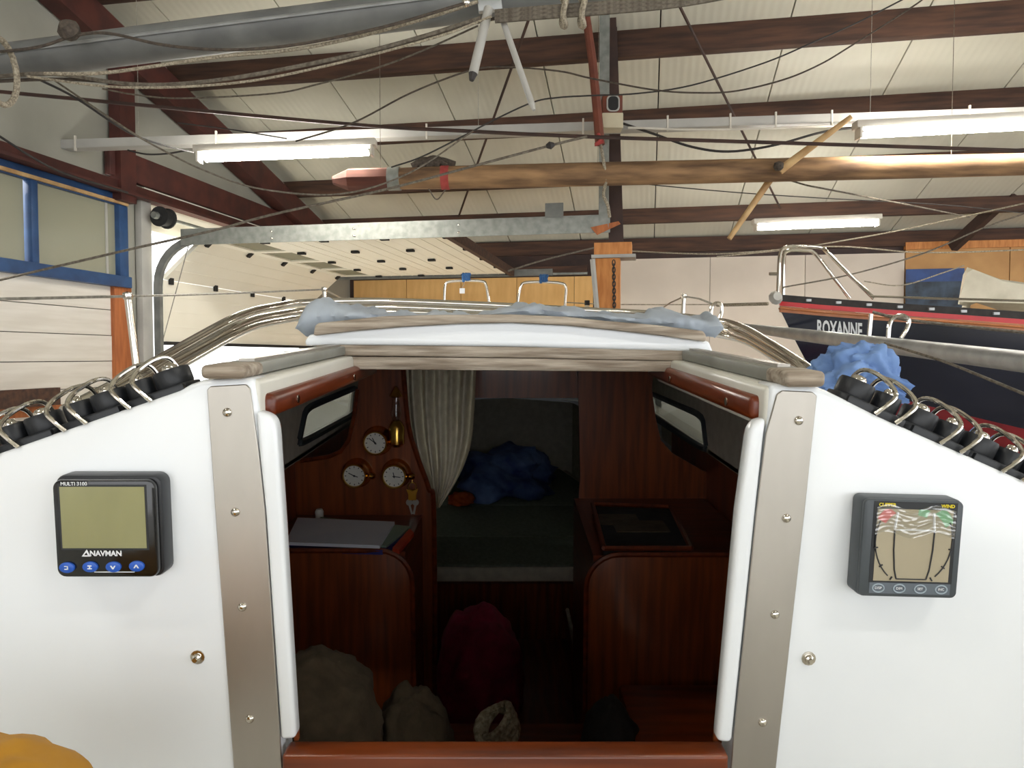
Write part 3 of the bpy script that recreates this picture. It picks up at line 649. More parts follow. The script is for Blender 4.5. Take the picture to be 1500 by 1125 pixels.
# cabin bulkheads left and right of the companionway
LT = [(-250, 749), (0, 663), (262, 572), (278, 563), (296, 557), (372, 553), (378, 600), (388, 750), (413, 1125), (432, 1400), (-250, 1400)]
RT = [(1760, 818), (1500, 704), (1290, 611), (1232, 582), (1211, 572), (1196, 567), (1128, 562), (1123, 632), (1108, 750), (1072, 1125), (1045, 1400), (1760, 1400)]
for nm, poly in (('l', LT), ('r', RT)):
    MB().prism(PX(poly, YB), (0, .045, 0)).build('cabin_bulkhead', 'gelcoat', boat, BT, bevel=.006, seg=3)
# coachroof behind them
cr = MB()
for poly in ([(-250, 749), (0, 663), (262, 572), (300, 560)], [(1196, 570), (1232, 582), (1500, 704), (1760, 818)]):
    q = PX(poly, YB); rows = []
    for y, dz in ((YB+.04, -.004), (1.6, -.006), (2.6, -.012), (3.3, -.03), (3.75, -.25), (3.85, -.37)):
        rows.append([Vector((p.x*(1-.015*(y-.75)), y, p.z+dz)) for p in q])
    cr.grid(rows)
ql, qr = ty(300, 560, YB), ty(1196, 570, YB)
rows = []
for y, dz in ((1.3, 0), (2.6, -.01), (3.3, -.03), (3.75, -.25), (3.85, -.37)):
    k = 1-.015*(y-.75); rows.append([Vector((ql.x*k, y, ql.z+dz-.004)), Vector((ql.x*.5, y, ql.z+dz+.006)), Vector((0, y, ql.z+dz+.01)), Vector((qr.x*.5, y, qr.z+dz+.006)), Vector((qr.x*k, y, qr.z+dz-.004))])
cr.grid(rows)
for sgn, q in ((-1, ty(-250, 749, YB)), (1, ty(1760, 818, YB))):
    def edge(y): return Vector((q.x*(1-.015*(y-.75)), y, q.z-.004-.004*(y-.75)))
    def quad(y0, y1, za, zc):
        r = []
        for y in (y0, y1):
            e = edge(y); zt2 = e.z if za is None else za; zz = -.62 if zc is None else zc; r.append([Vector((e.x, y, zt2)), Vector((e.x*1.01, y, zz))])
        cr.grid(r)
    quad(YB+.04, 2.1, None, None); quad(3.4, 3.82, None, None); quad(2.1, 3.4, None, -.25); quad(2.1, 3.4, -.56, None)
cr.build('coachroof', 'gelcoat', boat, BT, smooth=1)
# stainless wear strips with screws
scm, _ = MB().lathe([(.0048, 0), (.0046, .0012), (.003, .0026), (.0005, .003)], (0, 0, 0), (0, -1, 0), 12).mesh('screw', 'chrome', smooth=1, origin=(0, 0, 0))
for poly, scr in (([(308, 566), (360, 563), (366, 569), (379, 665), (388, 750), (413, 1125), (419, 1210), (350, 1210), (342, 1125), (315, 750), (303, 571)], [(333, 604), (345, 750), (355, 889), (366, 1053), (374, 1160)]),
                  ([(1146, 572), (1190, 574), (1197, 580), (1179, 750), (1141, 1088), (1128, 1210), (1064, 1210), (1074, 1088), (1108, 750), (1122, 636), (1138, 578)], [(1170, 616), (1152, 759), (1135, 900), (1117, 1058), (1104, 1170)])):
    st = MB().prism(PX(poly, YB-.003), (0, .003, 0)).build('steel_strip', 'steel_brushed', boat, BT, bevel=.0008, seg=1)
    for s_ in scr: inst('screw', scm, BT @ Matrix.Translation(ty(*s_, YB-.003)), st)
bom, _ = MB().lathe([(.0075, 0), (.0075, .0015), (.0045, .002), (.0045, .005), (.0025, .006), (.0025, .009)], (0, 0, 0), (0, -1, 0), 12).mesh('bolt', 'chrome', smooth=1, origin=(0, 0, 0))
for c in ((290, 962), (1184, 964)): inst('bolt', bom, BT @ Matrix.Translation(ty(*c, YB)), boat)
# jambs with rounded edge, thin wooden liner behind
for poly, lin in (([(374, 602), (392, 607), (402, 616), (405, 632), (413, 750), (433, 1083), (411, 1085), (388, 750), (379, 665)], [(404, 622), (409, 622), (418, 750), (437, 1085), (431, 1085), (411, 750)]),
                  ([(1124, 612), (1110, 616), (1100, 624), (1096, 640), (1081, 750), (1050, 1088), (1073, 1090), (1108, 750), (1120, 640)], [(1098, 630), (1093, 630), (1077, 750), (1046, 1088), (1052, 1088), (1083, 750)])):
    MB().prism(PX(poly, YB-.004), (0, .020, 0)).build('jamb', 'gelcoat', boat, BT, bevel=.006, seg=4)
    MB().prism(PX(lin, YB+.017), (0, .006, 0)).build('jamb_liner', 'mahogany', boat, BT)
# varnished sill
zs = ty(740, 1107, .735).z; ysb = tz(740, 1084, zs).y; xa, xb = ty(412, 1107, .735).x, ty(1068, 1107, .735).x
MB().box((xa, .735, zs-.25), (xb, ysb, zs)).build('sill', 'mahogany_x', boat, BT, bevel=.004, seg=3)
# coamings, runners and the inner varnished rails
zl, zrr = ty(330, 556, YB).z, ty(1165, 566, YB).z
xL, xR = ty(300, 556, YB).x, ty(1200, 566, YB).x
for sgn, x0, z0, tf, blk in ((-1, xL, zl, (375, 403, 577, 611), (293, 357, 532, 557)), (1, xR, zrr, (1098, 1131, 580, 616), (1150, 1211, 541, 569))):
    xi = x0-sgn*.054
    MB().box((min(x0, xi), YB+.003, z0-.045), (max(x0, xi), 1.32, z0)).build('coaming', 'gelcoat_cream', boat, BT, bevel=.006, seg=3)
    p, q = ty(blk[0], blk[3], .735), ty(blk[1], blk[2], .735)
    zt0, zt1 = p.z+.001, q.z-.002
    rl = MB().box((p.x+.004, .795, zt0), (q.x-.004, 2.0, zt1)).build('hatch_rail', 'rail_grey', boat, BT, bevel=.003)
    MB().box((p.x, .735, zt0), (q.x, .795, zt1)).build('end_block', 'teak_grey', rl, BT, bevel=.005, seg=3)
    MB().box((p.x+.015, .80, zt1), (q.x-.012, 2.0, zt1+.003)).build('slide', 'steel_brushed', rl, BT)
    p, q = ty(tf[0], tf[3], .77), ty(tf[1], tf[2], .77)
    tr_ = MB().box((p.x, .77, p.z), (q.x, 1.36, q.z)).build('trim_rail', 'mahogany_y', boat, BT, bevel=.007, seg=3)
    for y in (.83, 1.13): inst('screw', scm, BT @ Matrix.Translation((xi-sgn*.018, y, (p.z+q.z)/2)) @ Matrix.Rotation(sgn*math.pi/2, 4, 'Z'), tr_)
# sliding hatch
yh = 1.2
top = [(453, 490), (520, 483), (590, 477), (670, 472.5), (750, 471), (830, 475), (900, 482), (970, 490), (1039, 500)]
bot = [(1046, 518), (1013, 515), (750, 508), (481, 505), (447, 507), (446, 499)]
ht = MB().prism(PX(top+bot, yh), (0, .72, 0)).build('sliding_hatch', 'gelcoat', boat, BT, bevel=.006, seg=3)
tt = [(461, 476), (467, 473), (563, 463), (650, 461), (750, 460.5), (830, 464), (887, 470), (960, 476), (1031, 485), (1036, 493)]
tb = [(1035, 501), (970, 492), (900, 484), (830, 477), (750, 473), (670, 474.5), (590, 479), (520, 485), (458, 492)]
MB().prism(PX(tt+tb, yh-.012), (0, .045, 0)).build('teak_handle', 'teak_grey', ht, BT, bevel=.004)
bu, bl = [(481, 505), (750, 508), (1013, 513), (1012, 524), (1001, 529), (750, 524), (492, 521), (484, 516)], [(492, 522), (750, 524.5), (1001, 529), (997, 545), (750, 543), (496, 541)]
MB().prism(PX(bu, yh+.002), (0, .04, 0)).build('teak_beam', 'teak_grey', ht, BT, bevel=.002)
MB().prism(PX(bl, yh+.004), (0, .03, 0)).build('teak_beam', 'teak_grey', ht, BT, bevel=.002)
# cockpit seats (just under the frame) and well
for sgn in (-1, 1):
    MB().box((min(sgn*.36, sgn*1.2), -1.8, -1.0), (max(sgn*.36, sgn*1.2), YB, -.53)).build('cockpit_seat', 'gelcoat_cream', boat, BT, bevel=.02, seg=3)
    MB().prism([(sgn*1.2, -1.8, -.9), (sgn*1.2, YB, -.9), (sgn*1.2, YB, -.30), (sgn*1.2, -1.8, -.36)], (sgn*.05, 0, 0)).build('cockpit_coaming', 'gelcoat', boat, BT, bevel=.015)
MB().box((-.36, -1.8, -1.05), (.36, YB, -1.0)).build('cockpit_floor', 'gelcoat_cream', boat, BT)
MB().prism(PX([(413, 1135), (1072, 1135), (1045, 1700), (432, 1700)], YB+.02), (0, .03, 0)).build('cabin_bulkhead', 'gelcoat', boat, BT)
# ---------------- interior
YM = 2.2; YMR = 2.45
for poly in ([(250, 1200), (250, 700), (440, 675), (482, 669), (500, 661), (511, 645), (518, 615), (524, 570), (528, 520), (590, 520), (592, 570), (598, 620), (612, 670), (628, 715), (636, 760), (637, 1200)],
             [(846, 1200), (846, 760), (850, 700), (848, 600), (846, 520), (960, 520), (955, 570), (960, 610), (968, 645), (985, 664), (1030, 690), (1250, 730), (1250, 1200)]):
    mbk = MB().prism(PX(poly, YM if poly[0][0] < 700 else YMR), (0, .02, 0)).build('main_bulkhead', 'mahogany', boat, BT)
MB().tube(PX([(440, 675), (482, 669), (500, 661), (511, 645), (518, 615), (524, 570)], YM-.004), .007, 6).build('edge_trim', 'mahogany_y', boat, BT, smooth=1)
MB().tube(smooth_path(PX([(590, 530), (598, 620), (612, 670), (628, 715), (636, 760), (637, 1100)], YM-.004)), .008, 6).build('edge_trim', 'mahogany_y', boat, BT, smooth=1)
MB().prism(PX([(560, 500), (900, 500), (900, 583), (560, 583)], YMR+.03), (0, .02, 0)).build('passage_header', 'mahogany', boat, BT)
XS = .62
def rpath(q, r=.16):
    out = []
    for i in range(len(q)):
        a, b, c = q[i-1], q[i], q[(i+1) % len(q)]
        u, v = b.lerp(a, r), b.lerp(c, r)
        for t in (0, .33, .67, 1): out.append(u*(1-t)**2+b*2*t*(1-t)+v*t*t)
    return out
def side(sgn, hole, zb):
    hp_ = [tx(p[0], p[1], sgn*XS) for p in hole]
    y0, y1, z1 = 1.0, 3.6, -.20
    out = [Vector((sgn*XS, y0, zb)), Vector((sgn*XS, y0, z1)), Vector((sgn*XS, y1, z1)), Vector((sgn*XS, y1, zb))]
    g = MB(); o_ = Vector((sgn*.02, 0, 0))
    for i in range(4):
        j = (i+1) % 4; g.hexa([out[i], out[j], hp_[j], hp_[i], out[i]+o_, out[j]+o_, hp_[j]+o_, hp_[i]+o_])
    g.build('cabin_side', 'liner', boat, BT)
    wn = tag(MB().tube(rpath(hp_), .012, 6, closed=True, up=(1, 0, 0)).build('window', 'grey_plastic', boat, BT, smooth=1))
    MB().prism([p+o_*.4 for p in hp_], o_*.2).build('pane', 'cabin_glass', wn, BT)
side(-1, [(435, 653), (446, 599), (523, 567), (519, 607)], tx(410, 692, -XS).z)
side(1, [(1037, 662), (1031, 610), (950, 575), (958, 612)], tx(1075, 690, XS).z)
# hull liner below the windows, sole, berth, forward bulkhead
for sgn in (-1, 1):
    zb_ = tx(410, 692, -XS).z if sgn < 0 else tx(1075, 690, XS).z
    MB().box((min(sgn*.655, sgn*.665), .8, -1.35), (max(sgn*.655, sgn*.665), 3.0, zb_-.003)).build('hull_liner', 'mahogany', boat, BT)
    MB().box((min(sgn*.62, sgn*.685), .8, zb_-.002), (max(sgn*.62, sgn*.685), 3.7, zb_+.012)).build('side_shelf', 'liner', boat, BT)
MB().box((-.95, .8, -1.40), (.95, 4.6, -1.35)).build('cabin_sole', 'mahogany_y', boat, BT)
zm_ = ty(735, 832, 3.0).z; ze_ = ty(735, 855, 3.0).z
MB().box((-.9, 3.0, -1.35), (.9, 3.03, ze_)).build('berth_front', 'mahogany', boat, BT)
MB().box((-.6, 5.1, -1.35), (.6, 5.13, -.46)).build('fore_bulkhead', 'liner', boat, BT)
for sgn in (-1, 1):
    MB().prism([(sgn*.9, 3.0, -1.3), (sgn*.9, 3.0, -.56), (sgn*.42, 5.1, -.46), (sgn*.42, 5.1, -1.3)], (sgn*.02, 0, 0)).build('hull_liner', 'liner', boat, BT)
fz = ze_
mt = tag(empty('berth_mattress', BT, (0, 3.5, fz)), 'grey-green berth mattress with pale edge in the fore cabin', 'mattress')
MB().prism([(-.8, 3.012, fz+.001), (.8, 3.012, fz+.001), (.38, 5.0, fz+.001), (-.38, 5.0, fz+.001)], (0, 0, zm_-fz-.004)).build('body', 'mattress_edge', mt, BT, bevel=.012)
for y0, y1 in ((3.02, 3.42), (3.43, 4.0), (4.01, 4.98)):
    k0, k1 = .79-.236*(y0-3.02), .79-.236*(y1-3.02)
    MB().prism([(-k0, y0, zm_-.004), (k0, y0, zm_-.004), (k1, y1, zm_-.004), (-k1, y1, zm_-.004)], (0, 0, .012)).build('top_cover', 'mattress_green', mt, BT, bevel=.006)
# side lockers with rounded front panels
YC = 1.83
def locker(sgn, edge_px, top_px):
    xo = sgn*.65; xi = ty(edge_px, 900, YC).x; zt_ = ty(edge_px, top_px, YC).z
    pts = [Vector((xo, YC, -1.35)), Vector((xo, YC, zt_))]; r = .085
    c = Vector((xi-sgn*-r*-1 if False else xi+sgn*r, YC, zt_-r))
    for k in range(7):
        t = math.pi/2*k/6; pts.append(Vector((c.x-sgn*r*math.sin(t), YC, c.z+r*math.cos(t))))
    pts.append(Vector((xi, YC, -1.35)))
    yb_ = YM if sgn < 0 else YMR
    lk = tag(empty('side_locker', BT, ((xo+xi)/2, YC, -1.35)), ('varnished mahogany locker with rounded corner at the left of the cabin' if sgn < 0 else 'dark mahogany locker with rounded corner at the right of the cabin'), 'locker')
    MB().prism(pts, (0, .02, 0)).build('front_panel', 'mahogany', lk, BT, bevel=.002)
    MB().tube([p-Vector((0, .002, 0)) for p in pts[1:]], .007, 6).build('edge_moulding', 'mahogany_y', lk, BT, smooth=1)
    MB().box((min(xo, xi+sgn*.04), YC+.02, zt_-.03), (max(xo, xi+sgn*.04), yb_, zt_-.01)).build('top', 'mahogany_x', lk, BT)
    MB().box((min(xi+sgn*.02, xi+sgn*.04), YC+.02, -1.35), (max(xi+sgn*.02, xi+sgn*.04), yb_, zt_-.01)).build('side_panel', 'mahogany_y', lk, BT)
    return lk, xi, zt_-.01
lkL, xiL, zL = locker(-1, 605, 806)
lkR, xiR, zR = locker(1, 858, 812)
for p, q in (((631, 888), (612, 965)), ((831, 893), (851, 988))):
    MB().tube([ty(*p, 2.9), ty(*q, 2.4)], .008, 6).build('floor_strip', 'liner', boat, BT, smooth=1)
# ---------------- deck gear of this boat
def dodger(off, r, zo):
    P_ = [(96, 607, 1.18), (180, 563, 1.30), (260, 517, 1.55), (335, 475, 1.80), (368, 461, 1.95), (400, 454, 2.1), (450, 447, 2.3), (560, 444, 2.45), (720, 450, 2.5), (850, 457, 2.5), (960, 463, 2.4), (1050, 474, 2.2), (1088, 484, 2.0), (1128, 507, 1.75), (1180, 541, 1.5), (1215, 566, 1.4)]
    return MB().tube(smooth_path([W(p[0]+off*.4, p[1]+off*(1 if p[0] < 480 or p[0] > 1030 else .75), p[2]+zo) for p in P_], 5), r, 10)
dg = tag(empty('folded_sprayhood', I4, tuple(W(600, 470, 2.2))), 'folded stainless steel sprayhood tubes arching behind the hatch', 'frame')
for off, zo in ((-4, .05), (8, 0), (17, -.04)): dodger(off, .0115 if off < 15 else .009, zo).build('tube', 'chrome', dg, smooth=1)
# folded sprayhood cloth on the hatch
prof = [(443, 478, 484), (446, 458, 492), (452, 440, 499), (466, 434, 494), (482, 437, 490), (500, 444, 482), (530, 452, 474), (570, 457, 472), (630, 460, 470), (690, 460, 468), (720, 454, 467), (765, 444, 467), (790, 446, 467), (830, 452, 469), (870, 457, 471), (905, 461, 473), (940, 460, 480), (975, 456, 484), (1005, 459, 488), (1028, 465, 491), (1038, 461, 494), (1047, 458, 496), (1050, 470, 490)]
rows = []
def lerp_prof(x):
    for u, v in zip(prof, prof[1:]):
        if u[0] <= x <= v[0]:
            t = (x-u[0])/(v[0]-u[0]); return (u[1]+(v[1]-u[1])*t, u[2]+(v[2]-u[2])*t)
NX, NR = 150, 20
for i in range(NX+1):
    x = 443+607*i/NX; ta, ba = lerp_prof(x); r = []
    for k in range(NR+1):
        t = 2*math.pi*k/NR; cy = (ta+ba)/2; hy = (ba-ta)/2
        yd = 1.33+.07*math.cos(t)
        p = ty(x, cy-hy*math.sin(t), 1.30); p.y = yd
        nz = noise.noise(Vector((x*.035, math.cos(t)*1.4, math.sin(t)*1.4)))*.012+noise.noise(Vector((x*.1, math.cos(t)*3, math.sin(t)*3+5)))*.006
        p.z += nz*math.sin(t); p.y += nz*1.2; r.append(p)
    r[-1] = r[0].copy(); rows.append(r)
tag(MB().grid(rows).build('sprayhood_cloth', 'hood_cloth', None, BT, smooth=1, ang=80), 'folded pale grey sprayhood cloth lying on the sliding hatch', 'cloth')
# cam cleats
cl0 = empty('cam_cleat', I4); tag(cl0, 'x', 'cleat', 'cam cleats along the cabin top edge')
def bxp(name, lo, hi, m, par, bev): return MB().box(lo, hi).build(name, m, par, I4, bevel=bev, seg=3)
def mk_cleat(flip):
    r = empty('cam_cleat', I4); tag(r, 'x', 'cleat', 'cam cleats along the cabin top edge'); f = -1 if flip else 1
    MB().prism([(x, y, 0) for x, y in rrect(-.032, .032, -.018, .022, .012)], (0, 0, .007)).build('base', 'cleat_black', r, bevel=.0015)
    for cx, rr in ((.014*f, .0165), (-.017*f, .0125)):
        prof_ = []
        NN = 28
        rows_ = []
        for z, k in ((.007, .96), (.009, 1), (.020, 1), (.0225, .93)):
            rows_.append([Vector((cx+rr*k*math.cos(2*math.pi*q/NN), .002+rr*.95*k*math.sin(2*math.pi*q/NN), z)) for q in range(NN)]+[])
        g = MB(); vs_ = [p for rw in rows_ for p in rw]; fs_ = [(i*NN+k, i*NN+(k+1) % NN, (i+1)*NN+(k+1) % NN, (i+1)*NN+k) for i in range(3) for k in range(NN)]
        g.add(vs_, fs_+[tuple(range(NN-1, -1, -1)), tuple(3*NN+k for k in range(NN))])
        cm = g.build('cam', 'cleat_black', r, smooth=1)
        MB().lathe([(rr*.42, 0), (rr*.42, .0025), (rr*.30, .005), (rr*.05, .006)], (cx, .002, .0225), (0, 0, 1), 14).build('cap', 'chrome', cm, smooth=1)
    MB().box((-.026, -.021, -.004), (.03, -.016, .006)).build('front_plate', 'cleat_black', r, bevel=.001)
    for x0 in (-.024*f, -.004*f):
        P_ = [(x0+.004*f, -.024, .0), (x0-.001*f, -.026, .010), (x0-.006*f, -.024, .021), (x0-.003*f, -.012, .030), (x0+.008*f, .004, .036), (x0+.014*f, .016, .034), (x0+.016*f, .022, .022), (x0+.014*f, .022, .006)]
        MB().tube(smooth_path(P_, 5), .0021, 8).build('wire_guide', 'chrome', r, smooth=1)
    MB().tube([(-.016*f, .004, .0355), (.005*f, .004, .0355)], .0018, 6).build('guide_bridge', 'chrome', r, smooth=1)
    return r
bpy.data.objects.remove(cl0)
def place(src, first, px, py, edge, label):
    c = ty(px, py, .785); a0, a1 = ty(*edge[0], YB), ty(*edge[1], YB)
    x = ty(px, py, .778).x; t = (x-a0.x)/(a1.x-a0.x); z = a0.z+(a1.z-a0.z)*t
    ang = math.atan2(a1.z-a0.z, a1.x-a0.x)
    Mx = BT @ Matrix.Translation((x, .778, z-.001)) @ Matrix.Rotation(-ang, 4, 'Y') @ Matrix.Scale(1.16, 4)
    if first:
        for ch in list(src.children):
            pass
        base = WM[src.name]
        src.matrix_basis = Mx; WM[src.name] = Mx
        for ch in src.children:
            WM[ch.name] = Mx @ WM[ch.name]
            for g in ch.children: WM[g.name] = Mx @ WM[g.name]
        src['label'] = label; return src
    return copy_tree(src, Mx, label)
cA, cB_ = mk_cleat(False), mk_cleat(True)
eL, eR = ((0, 663), (262, 572)), ((1232, 582), (1500, 704))
for i, (px, lb) in enumerate(((241, 'cam cleat on the left cabin edge nearest the companionway'), (148, 'second cam cleat from the companionway on the left cabin edge'), (50, 'third cam cleat from the companionway on the left cabin edge'), (-48, 'outermost cam cleat on the left cabin edge'))):
    place(cA, i == 0, px, 600, eL, lb)
for i, (px, lb) in enumerate(((1262, 'cam cleat on the right cabin edge beside the blue rag'), (1356, 'second cam cleat from the companionway on the right cabin edge'), (1446, 'third cam cleat from the companionway on the right cabin edge'), (1534, 'outermost cam cleat cut off by the right picture edge'))):
    place(cB_, i == 0, px, 620, eR, lb)
# blue rag behind the right cleats
rows = []; c = ty(1258, 540, 1.02)
for i in range(49):
    v = i/48*math.pi; r = []
    for k in range(97):
        u = 2*math.pi*k/96; d = Vector((math.sin(v)*math.cos(u), math.sin(v)*math.sin(u), math.cos(v)))
        f = .92+.34*noise.noise(d*2.1+Vector((3, 1, 7)))+.55*(abs(noise.noise(Vector((d.x*3.2, d.y*3.2, d.z*1.2))+Vector((1, 5, 2))))-.18)+.16*abs(noise.noise(d*6.5))+.04*noise.noise(d*14)
        r.append(c+Vector((d.x*.062*f, d.y*.05*f, d.z*.036*f-max(0, d.x)*.014-.02*d.x*d.x)))
    r[-1] = r[0].copy(); rows.append(r)
tag(MB().grid(rows).build('rag', 'rag_blue', None, BT, smooth=1, ang=70), 'crumpled blue cloth rag lying behind the right cam cleats', 'rag')
# lifelines, stanchions, pulpit hoops
def stanchion(p, q, lb):
    s_ = tag(empty('stanchion', I4, tuple(W(*q))), lb, 'stanchion')
    MB().tube([W(*p), W(*q)], .0125, 10).build('tube', 'chrome', s_, smooth=1)
    MB().lathe([(.014, -.012), (.018, 0), (.016, .012), (.006, .016)], W(*p), (0, 0, 1), 10).build('cap', 'chrome', s_, smooth=1)
stanchion((187, 434, 2.6), (203, 562, 2.6), 'leaning steel stanchion in front of the orange board at the left')
stanchion((475, 424, 4.3), (480, 500, 4.3), 'short steel stanchion rising behind the folded sprayhood cloth')
stanchion((1002, 434, 4.3), (999, 490, 4.3), 'small steel stanchion right of the white back board')
rope('lifeline', [(-60, 440, 2.1), (0, 438, 2.15), (187, 434, 2.6), (330, 430, 3.4), (475, 424, 4.3)], .005, 'wire', 'steel lifeline along the left side of the boat', 'wire', smooth_n=2)
rope('lifeline', [(475, 424, 4.3), (505, 440, 5.2), (520, 455, 5.6)], .005, 'wire', 'lifeline dipping from the left stanchion to the bow', 'wire', smooth_n=2)
rope('lifeline', [(965, 455, 5.6), (1002, 434, 4.3), (1048, 447, 3.9)], .005, 'wire', 'lifeline over the small right stanchion', 'wire', smooth_n=2)
rope('lifeline', [(830, 443, 6.2), (900, 446, 6.2), (1048, 446, 6.2)], .005, 'rope_white', 'pale level line in front of the white back board', 'line', smooth_n=2)
tag(MB().tube(smooth_path([W(1043, 482, 3.6), W(1042, 455, 3.6), W(1047, 445, 3.6), W(1056, 446, 3.6), W(1057, 458, 3.6), W(1052, 475, 3.6)]), .009, 8).build('grab_hoop', 'chrome', None, smooth=1), 'small chrome hoop at the right end of the sprayhood cloth', 'hoop')
def hoop(pts, lb):
    return tag(MB().tube(smooth_path([W(*p, 6.3) for p in pts], 4), .0125, 10).build('pulpit_hoop', 'chrome', None, smooth=1), lb, 'hoop', 'pulpit hoops at the bow')
hoop([(650, 470), (651, 440), (652, 420), (657, 413), (680, 411), (706, 412), (712, 418), (716, 440), (720, 470)], 'left chrome pulpit hoop with a blue tie and small tag')
hoop([(757, 470), (759, 440), (763, 420), (770, 414), (795, 413), (822, 415), (829, 421), (828, 440), (827, 470)], 'right chrome pulpit hoop with a grey-blue tie')
for px, py, m_, lb in ((683, 405, 'tape_blue', 'bright blue tie on the left pulpit hoop'), (796, 407, 'tape_blue', 'grey-blue tie on the right pulpit hoop')):
    c = W(px, py, 6.28); g = MB()
    for k in range(4):
        t = k*1.3; g.tube(smooth_path([c+Vector((.03*math.cos(t), -.02, -.03-.02*k/3)), c+Vector((.035*math.sin(t), -.025, .02)), c+Vector((-.03*math.cos(t), -.02, -.035))]), .012, 6)
    tag(g.build('tie', m_, None, smooth=1), lb, 'tie')
p = W(677, 426, 6.25); tag(MB().box((p.x-.022, p.y, p.z-.022), (p.x+.022, p.y+.004, p.z+.022)).build('paper_tag', 'print_white', None), 'small white square tag hanging from the left pulpit hoop', 'tag')
rope('tag_string', [(677, 422, 6.25), (680, 415, 6.26), (678, 411, 6.28)], .003, 'wire', 'thin string holding the white tag', 'string')
p = W(860, 455, 6.2); bt_ = tag(empty('bottle', I4, tuple(p)), 'small pale bottle with black cap beside the pillar', 'bottle')
MB().lathe([(.03, -.1), (.032, .02), (.014, .045), (.014, .05)], p, (0, 0, 1), 12).build('body', 'box_beige', bt_, smooth=1)
MB().lathe([(.022, .045), (.022, .085)], p, (0, 0, 1), 12).build('cap', 'rubber', bt_, smooth=1)
# long grey pole lying along the right side deck
tag(MB().tube([W(1053, 474.5, 6.0), W(1170, 490, 5.0), W(1500, 530, 2.9), W(1640, 547, 2.45)], [.02, .042, .043, .043], 14).build('spinnaker_pole', 'alu', None, smooth=1), 'long grey aluminium pole running forward beside the right deck', 'pole')
rope('rope', [(1296, 503, 3.5), (1350, 519, 3.2), (1400, 536, 3.0), (1500, 577, 2.6), (1560, 602, 2.45)], .006, 'rope_grey', 'grey rope running down below the aluminium pole at the right')
st_ = tag(empty('pole_holder', I4, tuple(W(1275, 500, 3.9))), 'chrome bracket standing on the grey pole before the navy hull', 'bracket')
MB().tube([W(1276, 460, 3.9), W(1273, 492, 3.9)], .011, 8).build('upright', 'chrome', st_, smooth=1)
MB().tube(smooth_path([W(1301, 495, 3.8), W(1303, 475, 3.8), (W(1310, 465, 3.8)), W(1322, 462, 3.8), W(1331, 469, 3.8), W(1328, 482, 3.8), W(1320, 495, 3.8)], 4), .011, 8).build('hook', 'chrome', st_, smooth=1)
# ============================================================ INSTRUMENTS ON THE BULKHEAD
def lettering(txt, size, m, parent, Mw, bold=0, sx=1.0):
    me = text_mesh(txt, size, bold); me.materials.append(M[m])
    return inst('lettering', me, Mw @ Matrix.Rotation(math.pi/2, 4, 'X') @ Matrix.Diagonal((sx, 1, 1, 1)), parent)
def at(px, py, y): return BT @ Matrix.Translation(ty(px, py, y))
yF = YB-.028
d = tag(empty('instrument_display', BT, tuple(ty(160, 850, YB))), 'black square instrument with olive screen and blue buttons left of the companionway', 'instrument')
p, q = ty(82, 846, yF), ty(226, 703, yF)
MB().prism([(x, yF+.008, z) for x, z in rrect(p.x-.001, q.x+.003, p.z-.002, q.z+.003, .010)], (0, .022, 0)).build('housing', 'black_plastic', d, BT, bevel=.003)
fr = MB().prism([(x, yF, z) for x, z in rrect(p.x+.001, q.x, p.z, q.z, .009)], (0, .010, 0)).build('front_bezel', 'black_gloss', d, BT, bevel=.0025)
p, q = ty(92, 803, yF-.0006), ty(211, 713, yF-.0006)
MB().box((p.x-.002, yF-.0004, p.z-.002), (q.x+.002, yF+.004, q.z+.002)).build('screen_mask', 'black_plastic', d, BT)
MB().box((p.x, yF-.0009, p.z), (q.x, yF+.004, q.z)).build('screen', 'lcd_olive', d, BT)
for k, (px, py) in enumerate(((99, 831), (133, 830), (167, 830), (201, 829))):
    c = ty(px, py, yF)
    b_ = MB().prism([(c.x+.0078*math.cos(t), yF-.002, c.z+.0055*math.sin(t)) for t in [j*math.pi/10 for j in range(20)]], (0, .004, 0)).build('button', 'button_blue', d, BT, bevel=.0008)
    sy = yF-.0024; g = MB()
    if k == 0: g.box((c.x-.002, sy, c.z-.0018), (c.x+.0018, sy+.0005, c.z-.0008)).box((c.x+.0006, sy, c.z-.0018), (c.x+.0018, sy+.0005, c.z+.002)).box((c.x-.002, sy, c.z+.0012), (c.x+.0018, sy+.0005, c.z+.002))
    elif k == 1: g.box((c.x-.002, sy, c.z+.0008), (c.x+.002, sy+.0005, c.z+.002)).box((c.x-.0022, sy, c.z-.002), (c.x+.0022, sy+.0005, c.z-.001)).box((c.x-.0006, sy, c.z-.001), (c.x+.0006, sy+.0005, c.z+.0008))
    else:
        s_ = 1 if k == 3 else -1
        g.prism([(c.x-.0028, sy, c.z-.0016*s_), (c.x-.0014, sy, c.z-.0016*s_), (c.x, sy, c.z+.0006*s_), (c.x+.0014, sy, c.z-.0016*s_), (c.x+.0028, sy, c.z-.0016*s_), (c.x+.0006, sy, c.z+.002*s_), (c.x-.0006, sy, c.z+.002*s_)], (0, .0005, 0))
    g.build('symbol', 'print_white', b_, BT)
lettering('NAVMAN', .0075, 'print_white', fr, at(155, 811, yF-.0008), .0002, 1.0)
c = ty(126, 811, yF-.0008); MB().prism([(c.x-.0045, c.y, c.z-.003), (c.x+.0045, c.y, c.z-.003), (c.x+.0008, c.y, c.z+.0042)], (0, .0005, 0)).build('logo', 'print_white', fr, BT)
MB().prism([(c.x-.0018, c.y-.0003, c.z-.0015), (c.x+.0016, c.y-.0003, c.z-.0015), (c.x+.0004, c.y-.0003, c.z+.0012)], (0, .0005, 0)).build('logo_centre', 'black_gloss', fr, BT)
lettering('MULTI 3100', .0052, 'print_white', fr, at(108, 709, yF-.0008), 0, 1.0)
